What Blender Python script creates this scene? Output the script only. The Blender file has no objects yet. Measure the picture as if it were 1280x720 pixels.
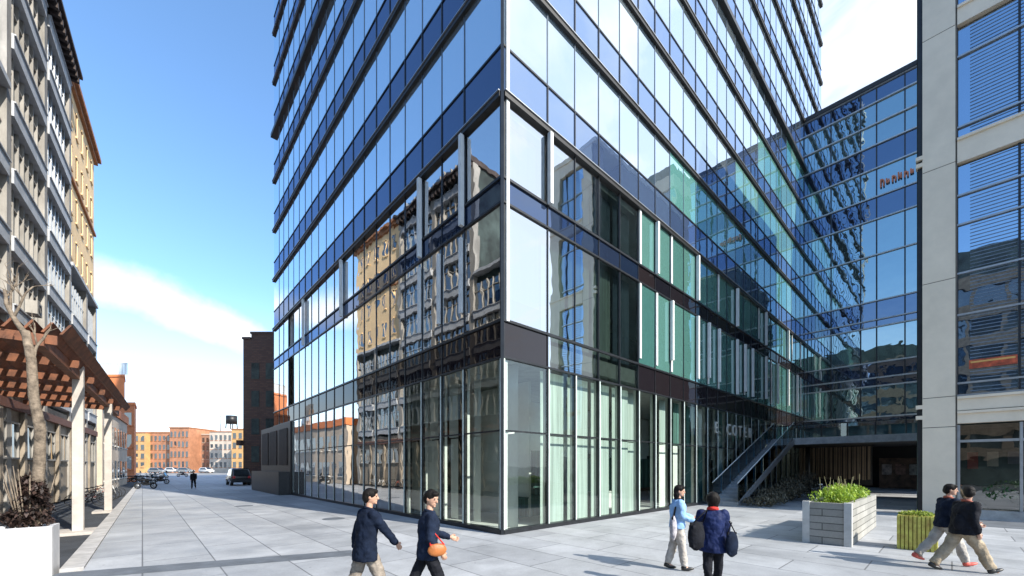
import bpy, bmesh, math, random
from mathutils import Vector, Matrix, noise
R = math.radians
random.seed(7)
scene = bpy.context.scene
COL = scene.collection

# ------------------------------------------------------------------ helpers
CH, FOC, HX, HY = 2.1, 504.0, 640.0, 583.0
def ground(px, py):
    y = FOC * CH / (py - HY)
    return Vector(((px - HX) / FOC * y, y, 0))
def at(px, py, y):
    return Vector(((px - HX) / FOC * y, y, CH + (HY - py) / FOC * y))
def tag(o, label=None, cat=None, group=None, kind=None):
    if label: o['label'] = label
    if cat: o['category'] = cat
    if group: o['group'] = group
    if kind: o['kind'] = kind
    return o
def empty(name, loc=(0, 0, 0), rz=0, label=None, cat=None, group=None):
    o = bpy.data.objects.new(name, None); COL.objects.link(o)
    o.location = loc; o.rotation_euler = (0, 0, rz)
    o.empty_display_size = 0.3
    return tag(o, label, cat, group)
def copy_tree(o, parent=None):
    c = o.copy(); COL.objects.link(c); c.parent = parent
    for ch in list(o.children): copy_tree(ch, c)
    return c

class MB:
    """collects geometry and links it as ONE mesh object; coordinates are local to org"""
    def __init__(s, org=(0, 0, 0)):
        s.v = []; s.f = []; s.mi = []; s.r = []; s.org = Vector(org); s.sm = []
    def add(s, vs, fs, m=0, r=0.5, smooth=False):
        b = len(s.v)
        s.v += [Vector(v) - s.org for v in vs]
        for f in fs:
            s.f.append([b + i for i in f]); s.mi.append(m); s.r.append(r); s.sm.append(smooth)
    def quad(s, a, b, c, d, m=0, r=0.5): s.add([a, b, c, d], [(0, 1, 2, 3)], m, r)
    def hexa(s, p, m=0, r=0.5):
        s.add(p, [(0, 3, 2, 1), (4, 5, 6, 7), (0, 1, 5, 4), (1, 2, 6, 5), (2, 3, 7, 6), (3, 0, 4, 7)], m, r)
    def box(s, x0, x1, y0, y1, z0, z1, m=0, r=0.5):
        s.hexa([(x0, y0, z0), (x1, y0, z0), (x1, y1, z0), (x0, y1, z0), (x0, y0, z1), (x1, y0, z1), (x1, y1, z1), (x0, y1, z1)], m, r)
    def tube(s, pts, rad, n=8, m=0, caps=True, r=0.5, smooth=True):
        pts = [Vector(p) for p in pts]
        if not hasattr(rad, '__len__'): rad = [rad] * len(pts)
        vs = []; fs = []
        up = None
        for i, p in enumerate(pts):
            d = (pts[min(i + 1, len(pts) - 1)] - pts[max(i - 1, 0)])
            if d.length < 1e-9: d = Vector((0, 0, 1))
            d.normalize()
            if up is None: up = Vector((0, 0, 1)) if abs(d.z) < .9 else Vector((1, 0, 0))
            a = d.cross(up)
            if a.length < 1e-5: a = d.cross(Vector((1, 0.1, 0)))
            a.normalize(); b = a.cross(d); b.normalize(); up = b
            for k in range(n):
                t = 2 * math.pi * k / n
                vs.append(p + (a * math.cos(t) + b * math.sin(t)) * rad[i])
        for i in range(len(pts) - 1):
            for k in range(n):
                fs.append((i * n + k, i * n + (k + 1) % n, (i + 1) * n + (k + 1) % n, (i + 1) * n + k))
        if caps:
            fs.append(tuple(range(n - 1, -1, -1))); fs.append(tuple((len(pts) - 1) * n + k for k in range(n)))
        s.add(vs, fs, m, r, smooth)
    def ell(s, c, rad, n=12, m=0, rot=None, r=0.5):
        c = Vector(c); vs = []; fs = []; nn = n // 2 + 2
        for i in range(nn + 1):
            ph = math.pi * i / nn
            for k in range(n):
                t = 2 * math.pi * k / n
                p = Vector((rad[0] * math.sin(ph) * math.cos(t), rad[1] * math.sin(ph) * math.sin(t), rad[2] * math.cos(ph)))
                if rot is not None: p = rot @ p
                vs.append(c + p)
        for i in range(nn):
            for k in range(n):
                fs.append((i * n + k, (i + 1) * n + k, (i + 1) * n + (k + 1) % n, i * n + (k + 1) % n))
        s.add(vs, fs, m, r, True)
    def torus(s, c, ax, R0, r0, n=24, k=6, m=0):
        c = Vector(c); ax = Vector(ax).normalized(); u = ax.orthogonal().normalized(); w = ax.cross(u)
        vs = []; fs = []
        for i in range(n):
            a = 2 * math.pi * i / n; d = u * math.cos(a) + w * math.sin(a)
            for j in range(k):
                b = 2 * math.pi * j / k
                vs.append(c + d * (R0 + r0 * math.cos(b)) + ax * r0 * math.sin(b))
        for i in range(n):
            for j in range(k):
                fs.append((i * k + j, ((i + 1) % n) * k + j, ((i + 1) % n) * k + (j + 1) % k, i * k + (j + 1) % k))
        s.add(vs, fs, m, 0.5, True)
    def prism(s, poly, d, m=0, r=0.5):
        """poly: list of 3D points (planar), extruded by vector d"""
        n = len(poly); d = Vector(d)
        vs = [Vector(p) for p in poly] + [Vector(p) + d for p in poly]
        fs = [tuple(range(n - 1, -1, -1)), tuple(range(n, 2 * n))] + [(i, (i + 1) % n, n + (i + 1) % n, n + i) for i in range(n)]
        s.add(vs, fs, m, r)
    def build(s, name, mats, parent=None, kind=None):
        me = bpy.data.meshes.new(name)
        me.from_pydata([tuple(v) for v in s.v], [], s.f); 
        if not isinstance(mats, (list, tuple)): mats = [mats]
        for m in mats: me.materials.append(m)
        me.polygons.foreach_set('material_index', s.mi)
        me.polygons.foreach_set('use_smooth', s.sm)
        at_ = me.attributes.new('rnd', 'FLOAT', 'FACE'); at_.data.foreach_set('value', s.r)
        me.update()
        o = bpy.data.objects.new(name, me); COL.objects.link(o)
        if parent is not None: o.parent = parent
        else: o.location = s.org
        if kind: o['kind'] = kind
        return o

class Frame:
    """a wall's own axes: a along the wall, o outward, z up"""
    def __init__(s, org, al, out): s.O = Vector((org[0], org[1], 0)); s.a = Vector((al[0], al[1], 0)).normalized(); s.o = Vector((out[0], out[1], 0)).normalized()
    def P(s, a, o, z): return s.O + s.a * a + s.o * o + Vector((0, 0, z))
    def box(s, mb, a0, a1, o0, o1, z0, z1, m=0, r=0.5):
        P = s.P
        pts = [P(a0, o0, z0), P(a1, o0, z0), P(a1, o1, z0), P(a0, o1, z0), P(a0, o0, z1), P(a1, o0, z1), P(a1, o1, z1), P(a0, o1, z1)]
        if (s.a.cross(s.o)).z < 0: pts = [pts[i] for i in (1, 0, 3, 2, 5, 4, 7, 6)]
        mb.hexa(pts, m, r)
    def pane(s, mb, a0, a1, o, z0, z1, m=0, r=0.5, tilt=0.0):
        """a glass pane, very slightly out of true"""
        tx = random.gauss(0, tilt) * (a1 - a0) / 2; tz = random.gauss(0, tilt) * (z1 - z0) / 2
        P = s.P
        q = [P(a0, o - tx - tz, z0), P(a1, o + tx - tz, z0), P(a1, o + tx + tz, z1), P(a0, o - tx + tz, z1)]
        if (s.a.cross(Vector((0, 0, 1)))).dot(s.o) < 0: q.reverse()
        mb.quad(*q, m, r)

# ------------------------------------------------------------------ materials
def new_mat(name):
    m = bpy.data.materials.new(name); m.use_nodes = True
    nt = m.node_tree; nt.nodes.clear()
    return m, nt, nt.nodes.new('ShaderNodeOutputMaterial')
def nd(nt, t, **kw):
    n = nt.nodes.new(t)
    for k, v in kw.items():
        if k in n.inputs: n.inputs[k].default_value = v
        else: setattr(n, k, v)
    return n
def col4(c): return (c[0], c[1], c[2], 1)
def M(name, c, rough=.7, metal=0, var=.12, scale=3.0, bump=.15, bscale=40, c2=None, spec=.5, coat=0, stretch=(1, 1, 1)):
    """plain surface with large mottling, small grain and bump"""
    m, nt, out = new_mat(name)
    b = nd(nt, 'ShaderNodeBsdfPrincipled', Roughness=rough, Metallic=metal)
    b.inputs['Specular IOR Level'].default_value = spec; b.inputs['Coat Weight'].default_value = coat
    tc = nd(nt, 'ShaderNodeTexCoord'); mp = nd(nt, 'ShaderNodeMapping'); mp.inputs['Scale'].default_value = stretch
    nt.links.new(tc.outputs['Object'], mp.inputs['Vector'])
    n1 = nd(nt, 'ShaderNodeTexNoise', Scale=scale, Detail=6, Roughness=.65); nt.links.new(mp.outputs[0], n1.inputs['Vector'])
    mr = nd(nt, 'ShaderNodeMapRange'); mr.inputs[1].default_value = .3; mr.inputs[2].default_value = .7
    mx = nd(nt, 'ShaderNodeMix', data_type='RGBA')
    c2 = c2 or [max(0, x * (1 - 2 * var)) for x in c]
    mx.inputs[6].default_value = col4(c2); mx.inputs[7].default_value = col4([min(1, x * (1 + var * .5)) for x in c])
    nt.links.new(n1.outputs[0], mr.inputs[0]); nt.links.new(mr.outputs[0], mx.inputs[0]); nt.links.new(mx.outputs[2], b.inputs['Base Color'])
    if bump:
        n2 = nd(nt, 'ShaderNodeTexNoise', Scale=bscale, Detail=4); nt.links.new(mp.outputs[0], n2.inputs['Vector'])
        bp = nd(nt, 'ShaderNodeBump', Strength=bump, Distance=.02); nt.links.new(n2.outputs[0], bp.inputs['Height']); nt.links.new(bp.outputs[0], b.inputs['Normal'])
    nt.links.new(b.outputs[0], out.inputs[0]); return m
def wobble(nt, target, scale=.35, strength=.02, dist=.3):
    tc = nd(nt, 'ShaderNodeTexCoord'); n = nd(nt, 'ShaderNodeTexNoise', Scale=scale, Detail=2)
    nt.links.new(tc.outputs['Object'], n.inputs['Vector'])
    bp = nd(nt, 'ShaderNodeBump', Strength=strength, Distance=dist); nt.links.new(n.outputs[0], bp.inputs['Height'])
    for t in target: nt.links.new(bp.outputs[0], t.inputs['Normal'])
def glass_opaque(name, ca, cb, refl, tint=(1, 1, 1), wob=.02, rough=.0, edge=.25):
    """coated curtain wall glass: mirror coat over a dim room; room tone varies per pane"""
    m, nt, out = new_mat(name)
    at_ = nd(nt, 'ShaderNodeAttribute', attribute_name='rnd')
    mx = nd(nt, 'ShaderNodeMix', data_type='RGBA'); mx.inputs[6].default_value = col4(ca); mx.inputs[7].default_value = col4(cb)
    nt.links.new(at_.outputs['Fac'], mx.inputs[0])
    d = nd(nt, 'ShaderNodeBsdfDiffuse'); nt.links.new(mx.outputs[2], d.inputs['Color'])
    g = nd(nt, 'ShaderNodeBsdfGlossy', Roughness=rough, Color=col4(tint))
    fr = nd(nt, 'ShaderNodeFresnel', IOR=1.5)
    ma = nd(nt, 'ShaderNodeMath', operation='MULTIPLY_ADD', use_clamp=True); ma.inputs[1].default_value = 1.0; ma.inputs[2].default_value = refl - .04
    nt.links.new(fr.outputs[0], ma.inputs[0])
    ms = nd(nt, 'ShaderNodeMixShader'); nt.links.new(ma.outputs[0], ms.inputs[0]); nt.links.new(d.outputs[0], ms.inputs[1]); nt.links.new(g.outputs[0], ms.inputs[2])
    if wob: wobble(nt, [g], .8, wob, .25)
    nt.links.new(ms.outputs[0], out.inputs[0]); return m
def glass_clear(name, tint, refl, gt=(1, 1, 1), wob=.015):
    m, nt, out = new_mat(name)
    t = nd(nt, 'ShaderNodeBsdfTransparent', Color=col4(tint))
    g = nd(nt, 'ShaderNodeBsdfGlossy', Roughness=0.0, Color=col4(gt))
    fr = nd(nt, 'ShaderNodeFresnel', IOR=1.5)
    ma = nd(nt, 'ShaderNodeMath', operation='MULTIPLY_ADD', use_clamp=True); ma.inputs[1].default_value = 1.0; ma.inputs[2].default_value = refl - .04
    nt.links.new(fr.outputs[0], ma.inputs[0])
    ms = nd(nt, 'ShaderNodeMixShader'); nt.links.new(ma.outputs[0], ms.inputs[0]); nt.links.new(t.outputs[0], ms.inputs[1]); nt.links.new(g.outputs[0], ms.inputs[2])
    if wob: wobble(nt, [g], .8, wob, .25)
    nt.links.new(ms.outputs[0], out.inputs[0]); return m
def leafmat(name, ca, cb):
    m, nt, out = new_mat(name)
    at_ = nd(nt, 'ShaderNodeAttribute', attribute_name='rnd')
    mx = nd(nt, 'ShaderNodeMix', data_type='RGBA'); mx.inputs[6].default_value = col4(ca); mx.inputs[7].default_value = col4(cb)
    nt.links.new(at_.outputs['Fac'], mx.inputs[0])
    d = nd(nt, 'ShaderNodeBsdfPrincipled', Roughness=.55); nt.links.new(mx.outputs[2], d.inputs['Base Color'])
    t = nd(nt, 'ShaderNodeBsdfTranslucent'); nt.links.new(mx.outputs[2], t.inputs['Color'])
    ms = nd(nt, 'ShaderNodeMixShader', Fac=.3); nt.links.new(d.outputs[0], ms.inputs[1]); nt.links.new(t.outputs[0], ms.inputs[2])
    nt.links.new(ms.outputs[0], out.inputs[0]); return m
def brickmat(name, c1, c2, mortar, bw, bh, ms=.02, rough=.8, offset=.5, rot=0.0, axis='XZ', bump=.3, noise_amt=.25, msmooth=.1, frame=None):
    """brick / slab pattern in object space. axis XZ: on walls (uses frame dir), XY: on the ground"""
    m, nt, out = new_mat(name)
    b = nd(nt, 'ShaderNodeBsdfPrincipled', Roughness=rough)
    tc = nd(nt, 'ShaderNodeTexCoord'); sx = nd(nt, 'ShaderNodeSeparateXYZ'); nt.links.new(tc.outputs['Object'], sx.inputs[0])
    cx = nd(nt, 'ShaderNodeCombineXYZ')
    def dotp(u, v):
        a = nd(nt, 'ShaderNodeMath', operation='MULTIPLY'); a.inputs[1].default_value = u; nt.links.new(sx.outputs[0], a.inputs[0])
        c = nd(nt, 'ShaderNodeMath', operation='MULTIPLY_ADD'); c.inputs[1].default_value = v; nt.links.new(sx.outputs[1], c.inputs[0]); nt.links.new(a.outputs[0], c.inputs[2])
        return c.outputs[0]
    if axis == 'XZ':
        al = frame or (1, 0); nt.links.new(dotp(al[0], al[1]), cx.inputs[0]); nt.links.new(sx.outputs[2], cx.inputs[1])
    else:
        c, s_ = math.cos(rot), math.sin(rot)
        nt.links.new(dotp(c, s_), cx.inputs[0]); nt.links.new(dotp(-s_, c), cx.inputs[1])
    br = nd(nt, 'ShaderNodeTexBrick', offset=offset); br.inputs['Scale'].default_value = 1
    br.inputs['Color1'].default_value = col4(c1); br.inputs['Color2'].default_value = col4(c2); br.inputs['Mortar'].default_value = col4(mortar)
    br.inputs['Mortar Size'].default_value = ms; br.inputs['Mortar Smooth'].default_value = msmooth
    br.inputs['Brick Width'].default_value = bw; br.inputs['Row Height'].default_value = bh
    nt.links.new(cx.outputs[0], br.inputs['Vector'])
    n1 = nd(nt, 'ShaderNodeTexNoise', Scale=.55, Detail=9, Roughness=.7); nt.links.new(tc.outputs['Object'], n1.inputs['Vector'])
    n3 = nd(nt, 'ShaderNodeTexNoise', Scale=24, Detail=4, Roughness=.7); nt.links.new(tc.outputs['Object'], n3.inputs['Vector'])
    ad = nd(nt, 'ShaderNodeMath', operation='MULTIPLY_ADD'); ad.inputs[1].default_value = .35; nt.links.new(n3.outputs[0], ad.inputs[0]); nt.links.new(n1.outputs[0], ad.inputs[2])
    mr = nd(nt, 'ShaderNodeMapRange'); mr.inputs[1].default_value = .45; mr.inputs[2].default_value = .9; mr.inputs[3].default_value = 1 - noise_amt; mr.inputs[4].default_value = 1 + noise_amt * .5
    nt.links.new(ad.outputs[0], mr.inputs[0])
    mu = nd(nt, 'ShaderNodeVectorMath', operation='SCALE'); nt.links.new(br.outputs['Color'], mu.inputs[0]); nt.links.new(mr.outputs[0], mu.inputs['Scale'])
    if name == 'paving':
        vo = nd(nt, 'ShaderNodeTexVoronoi', Scale=1.7); nt.links.new(tc.outputs['Object'], vo.inputs['Vector'])
        g1_ = nd(nt, 'ShaderNodeMapRange'); g1_.inputs[1].default_value = .035; g1_.inputs[2].default_value = .05; g1_.inputs[3].default_value = .62; nt.links.new(vo.outputs['Distance'], g1_.inputs[0])
        n5 = nd(nt, 'ShaderNodeTexNoise', Scale=.16, Detail=8, Roughness=.75, Distortion=1.2); nt.links.new(tc.outputs['Object'], n5.inputs['Vector'])
        g2_ = nd(nt, 'ShaderNodeMapRange'); g2_.inputs[1].default_value = .40; g2_.inputs[2].default_value = .56; g2_.inputs[3].default_value = .80; nt.links.new(n5.outputs[0], g2_.inputs[0])
        g3_ = nd(nt, 'ShaderNodeMath', operation='MULTIPLY'); nt.links.new(g1_.outputs[0], g3_.inputs[0]); nt.links.new(g2_.outputs[0], g3_.inputs[1])
        m2_ = nd(nt, 'ShaderNodeVectorMath', operation='SCALE'); nt.links.new(mu.outputs[0], m2_.inputs[0]); nt.links.new(g3_.outputs[0], m2_.inputs['Scale']); mu = m2_
    nt.links.new(mu.outputs[0], b.inputs['Base Color'])
    rr = nd(nt, 'ShaderNodeMapRange'); rr.inputs[1].default_value = .3; rr.inputs[2].default_value = .7; rr.inputs[3].default_value = rough - .2; rr.inputs[4].default_value = min(1, rough + .12)
    nt.links.new(n1.outputs[0], rr.inputs[0]); nt.links.new(rr.outputs[0], b.inputs['Roughness'])
    bp = nd(nt, 'ShaderNodeBump', Strength=bump, Distance=.01, invert=True); nt.links.new(br.outputs['Fac'], bp.inputs['Height'])
    bp2 = nd(nt, 'ShaderNodeBump', Strength=.12, Distance=.01); nt.links.new(n3.outputs[0], bp2.inputs['Height']); nt.links.new(bp.outputs[0], bp2.inputs['Normal'])
    nt.links.new(bp2.outputs[0], b.inputs['Normal'])
    nt.links.new(b.outputs[0], out.inputs[0]); return m

# main directions of the two street grids
D1 = Vector((-462, 504, 0)).normalized()      # along the left facade, away
D2 = Vector((D1.y, -D1.x, 0))                 # along the right facade, away
DL = Vector((-405, 504, 0)).normalized()      # along the old building on the left
NL = Vector((DL.y, -DL.x, 0))
CORN = ground(628, 668)

m_paving = brickmat('paving', (.42, .435, .455), (.32, .335, .355), (.15, .155, .165), 2.4, 1.2, .014, .72, .5, math.atan2(D1.y, D1.x), 'XY', .3, .34)
m_asphalt = M('asphalt', (.05, .056, .066), .85, var=.3, scale=1.2, bump=.4, bscale=120)
m_band = M('dark_band_and_shade', (.13, .145, .165), .7, var=.2, scale=2, bump=.2, bscale=80)
m_kerb = M('kerb_stone', (.46, .45, .44), .8, var=.2, scale=2, bump=.3)
m_ground = M('far_ground', (.30, .31, .32), .9, var=.3, scale=.1, bump=.1)
m_dark = M('dark_aluminium', (.022, .025, .03), .4, metal=.3, var=.2, bump=0)
m_black = M('black_metal', (.012, .012, .013), .45, var=.2, bump=0)
m_bronze = M('bronze_panel', (.035, .022, .016), .7, metal=0, var=.3, bump=0)
m_white = M('white_frame', (.72, .74, .73), .5, var=.08, bump=0)
m_silver = M('silver_trim', (.42, .44, .46), .35, metal=.6, var=.1, bump=0)
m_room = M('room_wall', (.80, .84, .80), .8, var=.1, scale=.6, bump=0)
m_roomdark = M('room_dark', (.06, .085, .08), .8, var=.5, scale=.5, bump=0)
m_slab = M('floor_slab', (.65, .66, .65), .8, var=.1, bump=0)
m_curtain = M('curtain_fabric', (.46, .55, .52), .85, var=.2, scale=1.2, bump=.4, bscale=6, stretch=(6, 6, .2))
m_teal = M('teal_blind', (.10, .22, .20), .85, var=.4, scale=1.2, bump=0, stretch=(5, 5, .2))
m_beige = M('beige_stone', (.78, .67, .53), .7, var=.07, scale=.8, bump=.12, bscale=60)
m_grout = M('stone_joint', (.16, .14, .12), .8, bump=0)

m_mull = M('blue_grey_mullion', (.10, .135, .18), .45, metal=.3, bump=0)
m_finp = M('pale_green_fin', (.62, .72, .68), .5, bump=0)
m_navyp = M('navy_panel', (.006, .010, .025), .8, bump=0)
m_blindb = M('blue_grey_blind', (.11, .16, .23), .85, var=.2, scale=1, bump=.3, bscale=4, stretch=(5, 5, .2))
g_win_l = glass_opaque('tower_window_glass', (.12, .19, .26), (.38, .46, .54), .64, (.86, .95, 1.0), .02)
g_win_rp = glass_opaque('pale_window_glass', (.06, .10, .14), (.28, .34, .38), .60, (.92, .97, 1.0), .02)
g_sp_r = glass_opaque('pale_spandrel_glass', (.05, .08, .16), (.08, .12, .21), .36, (.70, .82, 1.0), .015)
g_win_r = glass_opaque('teal_reflection_glass', (.06, .24, .22), (.24, .50, .45), .40, (.90, .97, 1.0), .02)
g_sp_l = glass_opaque('tower_spandrel_glass', (.010, .018, .038), (.018, .028, .055), .24, (.46, .56, .78), .015)
g_teal = glass_opaque('teal_window_glass', (.04, .15, .14), (.13, .30, .26), .45, (.85, 1.0, .96), .03)
g_wing = glass_opaque('wing_glass', (.015, .04, .045), (.05, .11, .13), .50, (.66, .84, .90), .03)
g_wsp = glass_opaque('wing_spandrel_glass', (.004, .008, .02), (.01, .015, .03), .30, (.5, .65, .9), .04)
g_pod = glass_clear('podium_glass', (.90, .97, .94), .10, (.95, 1, .98), .02)
g_podm = glass_clear('podium_mirror_glass', (.62, .74, .70), .62, (1, 1, 1), .02)
g_podd = glass_opaque('dark_spandrel_glass', (.008, .008, .012), (.018, .013, .014), .05, (.9, .85, .8), .02)
g_old = glass_opaque('old_window_glass', (.012, .016, .018), (.06, .075, .08), .16, (.9, .95, 1), .05)
g_sash = glass_opaque('steel_window_glass', (.015, .022, .03), (.05, .07, .09), .22, (.85, .95, 1), .05)
g_beige = glass_opaque('blue_shop_glass', (.008, .015, .03), (.02, .035, .06), .55, (.62, .80, 1.0), .02)
g_shop = glass_clear('shopfront_glass', (.35, .40, .40), .22, (1, 1, 1), .03)
g_bal = glass_clear('balustrade_glass', (.30, .62, .80), .15, (.9, 1, 1), .0)

# ------------------------------------------------------------------ camera, sun, sky
cam = bpy.data.cameras.new('camera'); co = bpy.data.objects.new('camera', cam); COL.objects.link(co)
co.location = (0, 0, CH); co.rotation_euler = (R(90), 0, 0)
cam.sensor_width = 36; cam.lens = 36 * FOC / 1280; cam.shift_y = (HY - 360) / 1280
cam.clip_start = .1; cam.clip_end = 5000
scene.camera = co
SUN_AZ = Vector((.80, -.60, 0)).normalized(); SUN_EL = R(36)
sd = Vector((SUN_AZ.x * math.cos(SUN_EL), SUN_AZ.y * math.cos(SUN_EL), math.sin(SUN_EL)))
sl = bpy.data.lights.new('sun', 'SUN'); sl.energy = 3.6; sl.angle = R(.53); sl.color = (1, .93, .82)
so = bpy.data.objects.new('sun', sl); COL.objects.link(so); so.rotation_euler = sd.to_track_quat('Z', 'Y').to_euler(); so.location = sd * 100
w = bpy.data.worlds.new('World'); scene.world = w; w.use_nodes = True
nt = w.node_tree; nt.nodes.clear()
sky = nd(nt, 'ShaderNodeTexSky', sky_type='NISHITA', sun_disc=False)
sky.sun_elevation = SUN_EL; sky.sun_rotation = math.atan2(sd.x, sd.y); sky.air_density = 1.0; sky.dust_density = .8; sky.ozone_density = 2.2
tc = nd(nt, 'ShaderNodeTexCoord')
# clouds: high thin streaks, laid out by direction in the sky
def cloud_mask(scale, lo, hi, sc, detail=7, loc=(0, 0, 0), rot=(0, 0, 0)):
    mp = nd(nt, 'ShaderNodeMapping'); mp.inputs['Scale'].default_value = sc; mp.inputs['Location'].default_value = loc; mp.inputs['Rotation'].default_value = rot
    nt.links.new(tc.outputs['Generated'], mp.inputs['Vector'])
    n = nd(nt, 'ShaderNodeTexNoise', Scale=scale, Detail=detail, Roughness=.55, Distortion=.4); nt.links.new(mp.outputs[0], n.inputs['Vector'])
    mr = nd(nt, 'ShaderNodeMapRange', interpolation_type='SMOOTHSTEP'); mr.inputs[1].default_value = lo; mr.inputs[2].default_value = hi
    nt.links.new(n.outputs[0], mr.inputs[0]); return mr.outputs[0]
def dirdot(v, lo, hi):
    v = Vector(v).normalized()
    d = nd(nt, 'ShaderNodeVectorMath', operation='DOT_PRODUCT'); d.inputs[1].default_value = v; nt.links.new(tc.outputs['Generated'], d.inputs[0])
    mr = nd(nt, 'ShaderNodeMapRange', interpolation_type='SMOOTHSTEP'); mr.inputs[1].default_value = lo; mr.inputs[2].default_value = hi
    nt.links.new(d.outputs['Value'], mr.inputs[0]); return mr.outputs[0]
def mul(a, b):
    n = nd(nt, 'ShaderNodeMath', operation='MULTIPLY'); nt.links.new(a, n.inputs[0])
    if isinstance(b, float): n.inputs[1].default_value = b
    else: nt.links.new(b, n.inputs[1])
    return n.outputs[0]
def mx_(a, b):
    n = nd(nt, 'ShaderNodeMath', operation='MAXIMUM'); nt.links.new(a, n.inputs[0]); nt.links.new(b, n.inputs[1]); return n.outputs[0]
# cirrus band over the street (great circle through two sky directions)
pA, pB = at(120, 352, 1) - Vector((0, 0, CH)), at(300, 418, 1) - Vector((0, 0, CH))
nrm = pA.cross(pB).normalized()
dp = nd(nt, 'ShaderNodeVectorMath', operation='DOT_PRODUCT'); dp.inputs[1].default_value = nrm; nt.links.new(tc.outputs['Generated'], dp.inputs[0])
nz = nd(nt, 'ShaderNodeTexNoise', Scale=5, Detail=7, Roughness=.6); nt.links.new(tc.outputs['Generated'], nz.inputs['Vector'])
nz2 = nd(nt, 'ShaderNodeMath', operation='MULTIPLY_ADD'); nz2.inputs[1].default_value = .10; nt.links.new(nz.outputs[0], nz2.inputs[0]); nt.links.new(dp.outputs['Value'], nz2.inputs[2])
sb = nd(nt, 'ShaderNodeMath', operation='SUBTRACT'); sb.inputs[1].default_value = .05; nt.links.new(nz2.outputs[0], sb.inputs[0])
ab = nd(nt, 'ShaderNodeMath', operation='ABSOLUTE'); nt.links.new(sb.outputs[0], ab.inputs[0])
bd = nd(nt, 'ShaderNodeMapRange', interpolation_type='SMOOTHSTEP'); bd.inputs[1].default_value = .05; bd.inputs[2].default_value = .005; nt.links.new(ab.outputs[0], bd.inputs[0])
band = mul(mul(bd.outputs[0], .9), dirdot((-.75, .6, .3), .6, .85))
right = mul(cloud_mask(1.6, .36, .60, (1, 1, 2.2), loc=(3.1, 1.7, .4)), dirdot((.95, .35, .45), .30, .80))
right2 = dirdot((.97, -.1, .15), .45, .95)
lowc = nd(nt, 'ShaderNodeSeparateXYZ'); nt.links.new(tc.outputs['Generated'], lowc.inputs[0])
lw = nd(nt, 'ShaderNodeMapRange', interpolation_type='SMOOTHSTEP'); lw.inputs[1].default_value = .36; lw.inputs[2].default_value = .0; nt.links.new(lowc.outputs[2], lw.inputs[0])
low = mul(mul(lw.outputs[0], mx_(cloud_mask(1.2, .15, .5, (1, 1, 3), loc=(.3, .2, .1)), cloud_mask(1.2, .15, .5, (1, 1, 3), loc=(.3, .2, .1)))), .85)
msk = mx_(mx_(band, right), mx_(low, mul(right2, .7)))
mxs = nd(nt, 'ShaderNodeMix', data_type='RGBA'); mxs.inputs[7].default_value = (4.1, 4.4, 4.8, 1)
tn = nd(nt, 'ShaderNodeVectorMath', operation='MULTIPLY'); tn.inputs[1].default_value = (.82, 1.0, 1.10); nt.links.new(sky.outputs[0], tn.inputs[0])
nt.links.new(msk, mxs.inputs[0]); nt.links.new(tn.outputs[0], mxs.inputs[6])
bg = nd(nt, 'ShaderNodeBackground', Strength=.15); nt.links.new(mxs.outputs[2], bg.inputs['Color'])
wo = nd(nt, 'ShaderNodeOutputWorld'); nt.links.new(bg.outputs[0], wo.inputs[0])
scene.view_settings.view_transform = 'Standard'; scene.view_settings.look = 'None'; scene.view_settings.exposure = 1.15; scene.view_settings.gamma = 1
scene.cycles.max_bounces = 7; scene.cycles.glossy_bounces = 4; scene.cycles.transparent_max_bounces = 10; scene.cycles.diffuse_bounces = 3
scene.cycles.caustics_reflective = False; scene.cycles.caustics_refractive = False
scene.cycles.sample_clamp_indirect = 6

# ------------------------------------------------------------------ the setting
b = MB(); b.add([(-900, -400, -.30), (900, -400, -.30), (900, 1500, -.30), (-900, 1500, -.30)], [(0, 1, 2, 3)])
b.build('ground', m_ground, kind='structure')
# street frame: a along D1, o towards the tower
KP = ground(105, 710); KQ = ground(175, 605)
KD = (KQ - KP).normalized(); KN = Vector((KD.y, -KD.x, 0))
def kp(a, o, z=0): return KP + KD * a + KN * o + Vector((0, 0, z))
b = MB(); b.add([kp(-30, .01), kp(-30, 120), kp(110, 120), kp(110, .01)], [(0, 1, 2, 3)])
pv = b.build('plaza_paving', m_paving, kind='structure')
b = MB(); b.add([kp(-30, -.36, -.12), kp(-30, -40, -.12), kp(110, -40, -.12), kp(110, -.36, -.12)], [(3, 2, 1, 0)])
b.build('asphalt_lane', m_asphalt, kind='structure')
b = MB()
a = 0.0
while a < 100:
    L = 1.9
    b.hexa([kp(a, -.36, -.25), kp(a + L - .02, -.36, -.25), kp(a + L - .02, .0, -.25), kp(a, .0, -.25), kp(a, -.34, .03), kp(a + L - .02, -.34, .03), kp(a + L - .02, .0, .03), kp(a, .0, .03)])
    a += L
b.build('kerb', m_kerb, kind='structure')
# dark flat band crossing the plaza, from the kerb to the men
q0, q1 = ground(60, 722), ground(440, 691); dd = (q1 - q0).normalized(); nn = Vector((-dd.y, dd.x, 0))
b = MB(); b.add([q0 - nn * .36 + Vector((0, 0, .004)), q1 - nn * .33 + Vector((0, 0, .004)), q1 + nn * .33 + Vector((0, 0, .004)), q0 + nn * .36 + Vector((0, 0, .004))], [(0, 1, 2, 3)])
b.build('dark_ground_band', m_band, kind='structure')
FR = Frame(CORN, D2, -D1)       # right facade
FL = Frame(CORN, D1, -D2)       # left facade

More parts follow.
